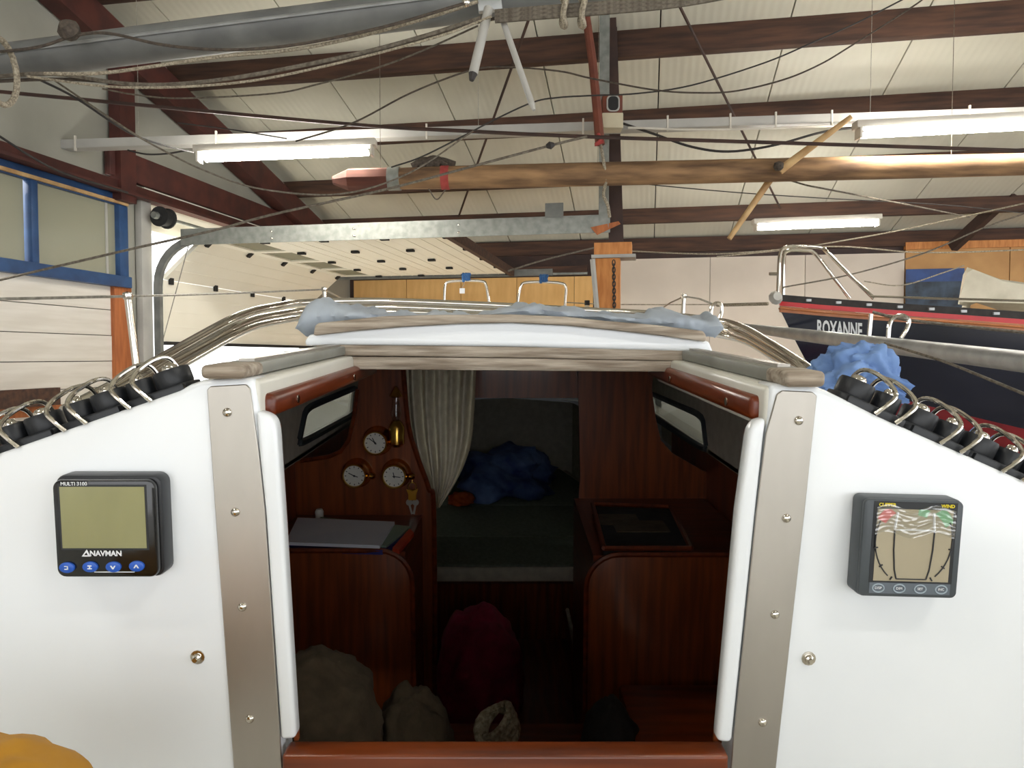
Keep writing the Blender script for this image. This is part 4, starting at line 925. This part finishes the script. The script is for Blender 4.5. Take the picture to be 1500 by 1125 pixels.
p, q = ty(138, 838, yF-.0006), ty(197, 838, yF-.0006)
MB().box((p.x, p.y, p.z-.0004), (q.x, p.y+.0005, p.z+.0004)).build('underline', 'print_white', fr, BT)
# right-hand wind instrument
yG = YB-.026
d = tag(empty('wind_instrument', BT, tuple(ty(1330, 880, YB))), 'grey square wind instrument with dial screen right of the companionway', 'instrument')
p, q = ty(1258, 876, yG), ty(1412, 732, yG)
Mt = BT @ Matrix.Translation(((p.x+q.x)/2, 0, (p.z+q.z)/2)) @ Matrix.Rotation(math.radians(1.6), 4, 'Y') @ Matrix.Translation((-(p.x+q.x)/2, 0, -(p.z+q.z)/2))
MB().prism([(x, yG+.004, z) for x, z in rrect(p.x, q.x, p.z, q.z, .006)], (0, .022, 0)).build('housing', 'grey_plastic', d, Mt, bevel=.002)
fr = MB().prism([(x, yG, z) for x, z in rrect(p.x+.0005, q.x-.0005, p.z+.0005, q.z-.0005, .006)], (0, .006, 0)).build('front_bezel', 'grey_plastic', d, Mt, bevel=.002)
cx = (p.x+q.x)/2; wx = (q.x-p.x)
sc0, sc1, sz0, sz1 = p.x+.014, q.x-.011, p.z+.0175, q.z-.0098
MB().box((sc0-.004, yG-.0004, sz0-.002), (sc1+.004, yG+.003, sz1+.0075)).build('screen_mask', 'black_plastic', d, Mt)
scr = MB().box((sc0, yG-.0009, sz0), (sc1, yG+.003, sz1)).build('screen', 'lcd_tan', d, Mt)
mx_, mz_ = (sc0+sc1)/2, sz0+.042
yy = yG-.0013
def arc(pts, w=.0007, m_='lcd_line', nm='dial_line'):
    MB().tube([(mx_+a_, yy, mz_+b_) for a_, b_ in pts], w, 5).build(nm, m_, scr, Mt)
arc([(.0385*math.sin(t), .046*math.cos(t)) for t in [math.radians(k) for k in range(65, 149, 7)]])
arc([(-.0385*math.sin(t), .046*math.cos(t)) for t in [math.radians(k) for k in range(65, 149, 7)]])
arc([(-.020, .010), (-.0195, -.01), (-.0175, -.030), (-.015, -.0395)], .0008); arc([(.020, .010), (.0195, -.01), (.0175, -.030), (.015, -.0395)], .0008)
arc([(-.015, -.0395), (.015, -.0395)], .0007)
for t in (100, 125, 148):
    for s_ in (-1, 1):
        a_ = math.radians(t); arc([(s_*.036*math.sin(a_), .044*math.cos(a_)), (s_*.040*math.sin(a_), .048*math.cos(a_))], .0008)
arc([(-.020, .011), (-.018, .029)], .0012, 'print_white'); arc([(.020, .011), (.018, .029)], .0012, 'print_white'); arc([(-.020, .011), (.020, .011)], .0009, 'print_white')
def sector(s_, m_, r0, r1, a0, a1):
    pts = [(s_*r0*math.sin(math.radians(k)), r0*math.cos(math.radians(k))) for k in range(a0, a1+1, 5)]+[(s_*r1*math.sin(math.radians(k)), r1*math.cos(math.radians(k))) for k in range(a1, a0-1, -5)]
    MB().prism([(min(max(mx_+x, sc0), sc1), yG-.0010, min(mz_+z, sz1)) for x, z in pts], (0, .0005, 0)).build('dial_sector', m_, scr, Mt)
sector(-1, 'print_red', .034, .044, 35, 60); sector(1, 'print_green', .034, .044, 35, 65); sector(1, 'print_green', .026, .034, 5, 25)
for k in range(4):
    c = (sc0+.006+k*(sc1-sc0-.012)/3, p.z+.0098)
    MB().tube([(c[0]+.0058*math.cos(t), yG-.0006, c[1]+.0042*math.sin(t)) for t in [j*math.pi/9 for j in range(18)]], .0007, 5, closed=True).build('button_ring', 'ring_grey', fr, Mt)
    lettering(('DISP', 'DIM', 'SET', 'INC')[k], .0036, 'print_white', fr, Mt @ Matrix.Translation((c[0], yG-.0004, c[1])))
rows = []
for i in range(25):
    rows.append([Vector((sc0-.002+(sc1-sc0+.004)*k/30, yG-.0026+.0011*noise.noise(Vector((k*.35+i*.18, i*.55-k*.2, 3)))+.0006*noise.noise(Vector((k*.9, i*.9, 8))), mz_+.006+.003*math.sin(k*.35)+(sz1-mz_-.004)*i/24)) for k in range(31)])
MB().grid(rows).build('protective_film', 'film', d, Mt, smooth=1, ang=180)
MB().box((sc0-.003, yG-.0003, p.z+.0042), (sc1+.003, yG+.002, p.z+.0155)).build('button_strip', 'panel_grey', d, Mt)
lettering('CLIPPER', .0048, 'print_yellow', fr, Mt @ Matrix.Translation((sc0+.009, yG-.0008, q.z-.0058)), .0001)
lettering('WIND', .0048, 'print_yellow', fr, Mt @ Matrix.Translation((sc1-.006, yG-.0008, q.z-.0058)), .0001)
# ============================================================ CABIN THINGS
def dial(px, py, r, hands, label, nm):
    c = ty(px, py, YM); D = tag(empty(nm, BT, tuple(c)), label, 'gauge', 'brass gauges on the cabin bulkhead')
    MB().lathe([(r*1.42, 0), (r*1.42, .006), (r*1.3, .012), (r*1.24, .03), (r*1.22, .045), (r*1.12, .055), (r*1.0, .055), (r*.98, .046)], c, (0, -1, 0), 32).build('case', 'brass', D, BT, smooth=1, ang=50)
    fc = MB().lathe([(r, .044), (r, .0475)], c, (0, -1, 0), 32).build('dial', 'dial_white', D, BT)
    yq = YM-.049
    for k in range(12):
        a_ = k*math.pi/6; v = Vector((math.sin(a_), 0, math.cos(a_))); o_ = Vector((c.x, yq, c.z))
        MB().beam(o_+v*r*.76, o_+v*r*.9, r*.07, .001, up=(0, 1, 0)).build('tick', 'lcd_line', fc, BT)
    for a_, l_ in hands:
        v = Vector((math.sin(a_), 0, math.cos(a_))); o_ = Vector((c.x, yq-.001, c.z))
        MB().beam(o_-v*r*.15, o_+v*r*l_, r*.07, .001, up=(0, 1, 0)).build('hand', 'lcd_line', fc, BT)
    MB().lathe([(r*.09, .049), (r*.09, .052)], c, (0, -1, 0), 10).build('hub', 'lcd_line', fc, BT)
    MB().lathe([(.009, 0), (.011, .01), (.006, .016)], c+Vector((r*1.36, -.03, -.004)), (1, 0, 0), 10).build('hinge_knob', 'brass', D, BT, smooth=1)
    return D
dial(554, 645, .0315, ((-.5, .55), (-.9, .75)), 'brass ship clock, topmost of the three gauges', 'ship_clock')
dial(524, 692, .0315, ((-1.1, .6), (1.9, .35)), 'brass gauge at the lower left of the three', 'barometer')
dial(581, 693, .0315, ((1.7, .6), (-.2, .4)), 'brass gauge at the lower right of the three, above the keys', 'hygrometer')
c = ty(581, 640, YM-.03); lp = tag(empty('brass_lamp', BT, tuple(c)), 'small brass cabin lamp above the gauges beside the curtain', 'lamp')
MB().lathe([(.012, -.03), (.024, -.02), (.024, .03), (.016, .045), (.010, .05)], c, (0, 0, 1), 16).build('font', 'brass', lp, BT, smooth=1)
MB().lathe([(.012, .05), (.018, .07), (.012, .10), (.010, .12)], c, (0, 0, 1), 16).build('chimney', 'clear_glass', lp, BT, smooth=1)
MB().lathe([(.012, .118), (.02, .122), (.01, .14), (.004, .15)], c, (0, 0, 1), 16).build('cap', 'brass', lp, BT, smooth=1)
MB().beam(c+Vector((0, .005, .0)), c+Vector((0, .03, .0)), .014, .04).build('wall_bracket', 'brass', lp, BT)
# keys on a hook
c = ty(604, 722, YM-.012); ky = tag(empty('key_bunch', BT, tuple(c)), 'bunch of keys with a yellow tag hanging by the bulkhead edge', 'keys')
MB().tube([c+Vector((.012*math.cos(t), 0, .02+.012*math.sin(t))) for t in [k*math.pi/7 for k in range(14)]], .0018, 5, closed=True).build('ring', 'brass', ky, BT)
MB().prism([(c.x+x, c.y-.004, c.z+z) for x, z in ((-.018, .012), (.0, .006), (.018, .014), (.012, -.006), (.012, -.022), (-.012, -.022), (-.012, -.004))], (0, .004, 0)).build('yellow_tag', 'yellow_oilskin', ky, BT, bevel=.001)
for dx, rt in ((-.01, .2), (.009, -.15)):
    g = MB().lathe([(.010, -.0012), (.010, .0012)], c+Vector((dx, .003, -.03)), (0, -1, 0), 12); g.beam(c+Vector((dx, .003, -.036)), c+Vector((dx+rt*.04, .003, -.066)), .006, .002, up=(0, 1, 0)); g.build('key', 'steel_brushed', ky, BT)
MB().tube([c+Vector((0, .012, .045)), c+Vector((0, 0, .042)), c+Vector((0, -.002, .03))], .002, 5).build('hook', 'brass', ky, BT)
# curtain in the passage
eL_ = [(590, 535), (594, 590), (602, 645), (615, 690), (628, 722), (637, 742)]; eR_ = [(698, 535), (695, 600), (690, 650), (676, 690), (658, 722), (644, 744)]
sL, sR = smooth_path([Vector((*p, 0)) for p in eL_], 8), smooth_path([Vector((*p, 0)) for p in eR_], 8)
rows = []
for i, (u, v) in enumerate(zip(sL, sR)):
    r = []; f = i/len(sL)
    for k in range(61):
        t = k/60; x = u.x+(v.x-u.x)*t; y = u.y+(v.y-u.y)*t
        p = ty(x, y, YM+.055); p.y += .022*(1-.5*f)*math.sin(t*math.pi*2*5.5+.5*math.sin(i*.12))+.01*math.sin(t*29+i*.05); r.append(p)
    rows.append(r)
tag(MB().grid(rows).build('curtain', 'curtain_cloth', None, BT, smooth=1, ang=120), 'cream curtain gathered to a point in the cabin passage', 'curtain')
# quilt and orange cloth on the berth
def lump(name, c, ext, m, Mw, seed, label, cat, amp=.3, flat=True, ns=28):
    rows = []; c = Vector(c)
    for i in range(ns+1):
        v = i/ns*math.pi; r = []
        for k in range(2*ns+1):
            u = math.pi*k/ns; d = Vector((math.sin(v)*math.cos(u), math.sin(v)*math.sin(u), math.cos(v)))
            f = 1+amp*noise.noise(d*1.8+Vector((seed, 1, 2)))+amp*.5*abs(noise.noise(d*4+Vector((seed, 0, 0))))+amp*.15*noise.noise(d*10)
            z = d.z*ext[2]*f
            if flat: z = max(z, -ext[2]*.55)
            r.append(c+Vector((d.x*ext[0]*f, d.y*ext[1]*f, z)))
        r[-1] = r[0].copy(); rows.append(r)
    g = MB().grid(rows)
    o = g.build(name, m, None, Mw, smooth=1, ang=75)
    return tag(o, label, cat)
zq = zm_+.010
y_ = 4.25; c = ty(735, 690, y_)
lump('sleeping_bag', (c.x, y_+.08, zq+.088), (.26, .30, .15), 'blue_quilt', BT, 21.3, 'rumpled blue sleeping bag on the berth in the fore cabin', 'bedding', .5)
c = ty(676, 722, 4.05); lump('orange_cloth', (c.x, 4.02, zq+.026), (.07, .07, .04), 'orange_cloth', BT, 9.1, 'small orange cloth beside the blue sleeping bag', 'cloth', .4)
# papers on the left locker
zt_ = zL
def sheets(name, pxs, y_top, th, m, label, z):
    poly = [tz(a_, b_, z+th) for a_, b_ in pxs]
    return tag(MB().prism([(p.x, p.y, z) for p in poly], (0, 0, th)).build(name, m, None, BT), label, 'paper')
sheets('booklet', [(420, 802), (560, 806), (598, 786), (590, 772), (430, 770)], 0, .012, 'paper_blue', 'dark blue booklet at the bottom of the paper pile', zt_+.001)
sheets('booklet', [(575, 802), (585, 806), (606, 780), (600, 774)], 0, .010, 'paper_red', 'red and white leaflet at the right end of the paper pile', zt_+.0135)
sheets('chart_sheet', [(450, 793), (566, 799), (602, 771), (470, 757)], 0, .006, 'paper_green', 'pale green sheet under the white sheets of the paper pile', zt_+.0145)
sheets('paper_sheet', [(418, 794), (556, 799), (578, 764), (436, 758)], 0, .008, 'paper', 'white glossy papers on top of the pile on the left locker', zt_+.021)
c = tz(464, 754, zt_+.02); tag(MB().lathe([(.012, 0), (.013, .02), (.009, .028)], (c.x, c.y+.03, zt_+.001), (0, 0, 1), 12).build('small_jar', 'dial_white', None, BT, smooth=1), 'tiny white jar behind the paper pile', 'jar')
# chart tray on the right locker
zt_ = zR
ct = tag(empty('chart_tray', BT, tuple(tz(945, 775, zt_))), 'dark framed chart tray with papers on the right locker', 'tray')
poly = [tz(a_, b_, zt_+.02) for a_, b_ in ((885, 803), (1012, 803), (982, 742), (868, 738))]
MB().prism([(p.x, p.y, zt_+.001) for p in poly], (0, 0, .012)).build('board', 'canvas_dark', ct, BT)
for i in range(4):
    u, v = poly[i], poly[(i+1) % 4]; MB().tube([u, v], .007, 6).build('rim', 'mahogany_y', ct, BT)
for k, (a_, b_) in enumerate(((940, 770), (900, 760))):
    c = tz(a_, b_, zt_+.015); MB().box((c.x-.08+.02*k, c.y-.06, zt_+.013), (c.x+.07, c.y+.05, zt_+.016)).build('paper', 'canvas_beige', ct, BT)
# bags and rope on the sole
lump('canvas_bag', ty(480, 1050, 1.35)+Vector((-.03, .05, -.03)), (.12, .12, .125), 'canvas_beige', BT, 2.2, 'beige canvas bag in the lower left of the cabin', 'bag', .25, False)
lump('folded_jacket', ty(590, 1060, 1.45)+Vector((.015, .02, -.05)), (.075, .1, .10), 'canvas_beige', BT, 7.5, 'brown folded jacket beside the beige bag', 'jacket', .3, False)
lump('red_bag', ty(703, 985, 2.45)+Vector((0, 0, -.02)), (.15, .15, .24), 'magenta_bag', BT, 5.5, 'dark red bag standing in the middle of the cabin', 'bag', .18, False)
lump('black_bag', ty(895, 1075, 1.6)+Vector((0, 0, -.03)), (.065, .08, .10), 'canvas_dark', BT, 6.5, 'black rounded bag at the lower right of the cabin', 'bag', .2, False)
g = MB(); c = ty(728, 1068, 1.5)
for k in range(4):
    g.tube([c+Vector((.042*math.cos(t)*(1-.12*k), .03*math.sin(t), .028*math.sin(t+k*.4)+.006*k)) for t in [j*math.pi/8 for j in range(16)]], .009, 7, closed=True)
tag(g.build('rope_coil', 'rope_white', None, BT, smooth=1), 'coil of pale rope just behind the companionway sill', 'rope')
MB().box((-.6, 1.2, -1.35), (.6, 1.75, ty(895, 1110, 1.6).z)).build('companionway_step', 'mahogany_x', boat, BT, bevel=.01)
zq2 = ty(1000, 1016, 1.75).z
MB().box((.27, 1.15, -1.35), (.65, 1.80, zq2)).build('quarter_berth', 'mahogany_x', boat, BT, bevel=.01)
# yellow oilskin on the left cockpit seat
lump('oilskin_jacket', (-.40, .46, -.42), (.125, .15, .105), 'yellow_oilskin', BT, 3.3, 'yellow oilskin bundle at the lower left corner', 'jacket', .22)
# ============================================================ NAVY BOAT ON THE RIGHT
bow = W(1142, 452, 5.3)
ang = math.radians(-88+2)
RX = Matrix.Translation(bow) @ Matrix.Rotation(math.radians(-86), 4, 'Z')         # hull runs along +y of this frame: to the right
rx = tag(empty('sailboat', I4, (bow.x+4, bow.y, 0)), 'navy blue sailboat with red stripe and white name letters', 'boat')
sh_rx = lambda t: -.40*min(t*2.4, 1)**.9
Lr, Rr = hull_rows(9.0, 2.9, 1.35, sh_rx, rake=.55, ns=40, nk=18, side=1), hull_rows(9.0, 2.9, 1.35, sh_rx, rake=.55, ns=40, nk=18, side=-1)
hb = MB(); KW = 9
for rws in (Lr, Rr): hb.grid([r[:KW+1] for r in rws])
hb.build('topsides', 'navy_hull', rx, RX, smooth=1)
ub = MB()
for rws in (Lr, Rr): ub.grid([r[KW:] for r in rws])
ub.build('underbody', 'antifouling', rx, RX, smooth=1)
MB().prism([(-.08, 3.0, -2.6), (-.08, 5.2, -2.6), (-.08, 5.6, -1.2), (-.08, 2.6, -1.2)], (.16, 0, 0)).build('keel', 'antifouling', rx, RX)
MB().grid([[r[0], Vector((0, r[0].y, r[0].z+.03)), q_[0]] for r, q_ in zip(Lr, Rr)]).build('deck', 'gelcoat_cream', rx, RX, smooth=1)
for rws in (Lr, Rr):
    s_ = 1 if rws is Lr else -1
    e_ = [r[0]+Vector((s_*.006, 0, 0)) for r in rws]
    o1 = lambda p, dz: p+Vector((0, 0, dz))
    MB().grid([[o1(p, .020), o1(p, .052)] for p in e_]).build('red_stripe', 'red_stripe', rx, RX)
    MB().grid([[o1(p, -.025), o1(p, .018)] for p in e_]).build('bronze_stripe', 'bronze_stripe', rx, RX)
    MB().tube([o1(p, .0) for p in e_][::1], .008, 5).build('rubbing_strake', 'bronze_stripe', rx, RX)
    tl = MB().grid([[o1(p, .053), o1(p, .10), o1(p, .10)-Vector((s_*.012, 0, 0)), o1(p, .053)-Vector((s_*.012, 0, 0)), o1(p, .053)] for p in e_]).build('toe_rail', 'cable_black', rx, RX)
    pr = smooth_path(e_, 4)
    acc = 0; last = pr[0]
    for p in pr[1:]:
        acc += (p-last).length; last = p
        if acc > .15 and p.y < 3.2:
            acc = 0; MB().box((p.x+s_*.001-.006, p.y-.022, p.z+.068), (p.x+s_*.001+.006, p.y+.022, p.z+.085)).build('slot', 'alu', tl, RX)
# name letters laid onto the hull
bm_ = bmesh.new()
vv = []
for rws in (Lr, Rr):
    n_ = KW+1; gv = [[bm_.verts.new(RX @ p) for p in r[:n_]] for r in rws]
    for i in range(len(gv)-1):
        for k in range(n_-1):
            try: bm_.faces.new((gv[i][k], gv[i][k+1], gv[i+1][k+1], gv[i+1][k]))
            except ValueError: pass
bmesh.ops.recalc_face_normals(bm_, faces=bm_.faces)
bvh = BVHTree.FromBMesh(bm_); bm_.free()
me = text_mesh('ROXANNE', 1.0, .03, ext=0)
xs = [v.co.x for v in me.vertices]; ys = [v.co.y for v in me.vertices]; x0, x1, y0, y1 = min(xs), max(xs), min(ys), max(ys)
okv = True
for v in me.vertices:
    px = 1197+66*(v.co.x-x0)/(x1-x0); py = 492+5*(v.co.x-x0)/(x1-x0)-24*(v.co.y-y0)/(y1-y0)
    h = bvh.ray_cast(EYE, ray(px, py).normalized())
    if h[0] is None: okv = False; break
    v.co = h[0]-ray(px, py).normalized()*.006
if okv:
    me.materials.append(M['print_white'])
    c = sum((v.co for v in me.vertices), Vector())/len(me.vertices)
    for v in me.vertices: v.co -= c
    inst('lettering', me, Matrix.Translation(c), rx)
else: print('LETTERING MISSED HULL')
# pulpit of the navy boat
for pts, m_ in (([(1139, 446, 5.25), (1141, 400, 5.25), (1143, 372, 5.25), (1150, 363, 5.25), (1170, 361, 5.25), (1203, 363, 5.25), (1212, 370, 5.2), (1245, 403, 5.1), (1280, 437, 5.0)], 0), ([(1147, 440, 5.4), (1148, 385, 5.4), (1153, 368, 5.4), (1180, 367, 5.4), (1194, 372, 5.4), (1220, 405, 5.4), (1245, 437, 5.4)], 0)):
    MB().tube(smooth_path([W(*p) for p in pts], 4), .0135, 9).build('pulpit_tube', 'chrome', rx, smooth=1)
MB().tube([W(1127, 401, 5.25), W(1142, 401, 5.25)], .012, 8).build('light_bracket', 'chrome', rx, smooth=1)
MB().lathe([(.03, 0), (.05, .03), (.03, .07)], W(1134, 438, 5.2), (0, -1, .2), 10).build('bow_roller', 'tray_white', rx, smooth=1)
MB().tube([W(1050, 447, 5.6), W(1125, 445, 5.25)], .012, 8).build('bow_line', 'rope_white', rx, smooth=1)
MB().tube(smooth_path([W(1278, 457, 4.75), W(1332, 469, 4.65), W(1500, 487, 4.3), W(1600, 497, 4.1)]), .011, 6).build('fender_line', 'rope_grey', rx, smooth=1)
MB().tube([W(1275, 434, 4.95), W(1400, 438, 4.7), W(1520, 441, 4.5)], .008, 6).build('side_rail', 'chrome', rx, smooth=1)
# pale cover tent on its deck
tp = [W(1404, 442, 5.6), W(1412, 392, 5.6), W(1420, 387, 5.6), W(1470, 405, 5.6), W(1560, 418, 5.6), W(1560, 446, 5.6)]
rows = []
for k in range(9):
    f = k/8; rows.append([p+Vector((.03*math.sin(k*2.1+i)+f*.75, f*1.1, -abs(f-.15)*.25*(1 if 0 < i < 5 else 0))) for i, p in enumerate(tp)])
tag(MB().grid(rows).add(rows[0], [tuple(range(6))]).build('boat_cover', 'tarp_white', None, smooth=1, ang=30), 'pale canvas cover tented over the deck of the navy boat', 'cover')
# loose planks at the left under the white wall
p = ga(0, 592, A+.25)
u, v = ga(-60, 590, A+.2), ga(86, 580, A+.2)
tag(MB().beam(u, v, .03, .12).build('plank', 'timber_dark', None, BG), 'short dark brown plank low on the white wall at the left', 'plank')
u, v = ga(-60, 610, A+.15), ga(118, 598, A+.15)
tag(MB().beam(u, v, .03, .07).build('plank', 'wood_orange', None, BG), 'orange plank just below the dark plank at the left', 'plank')
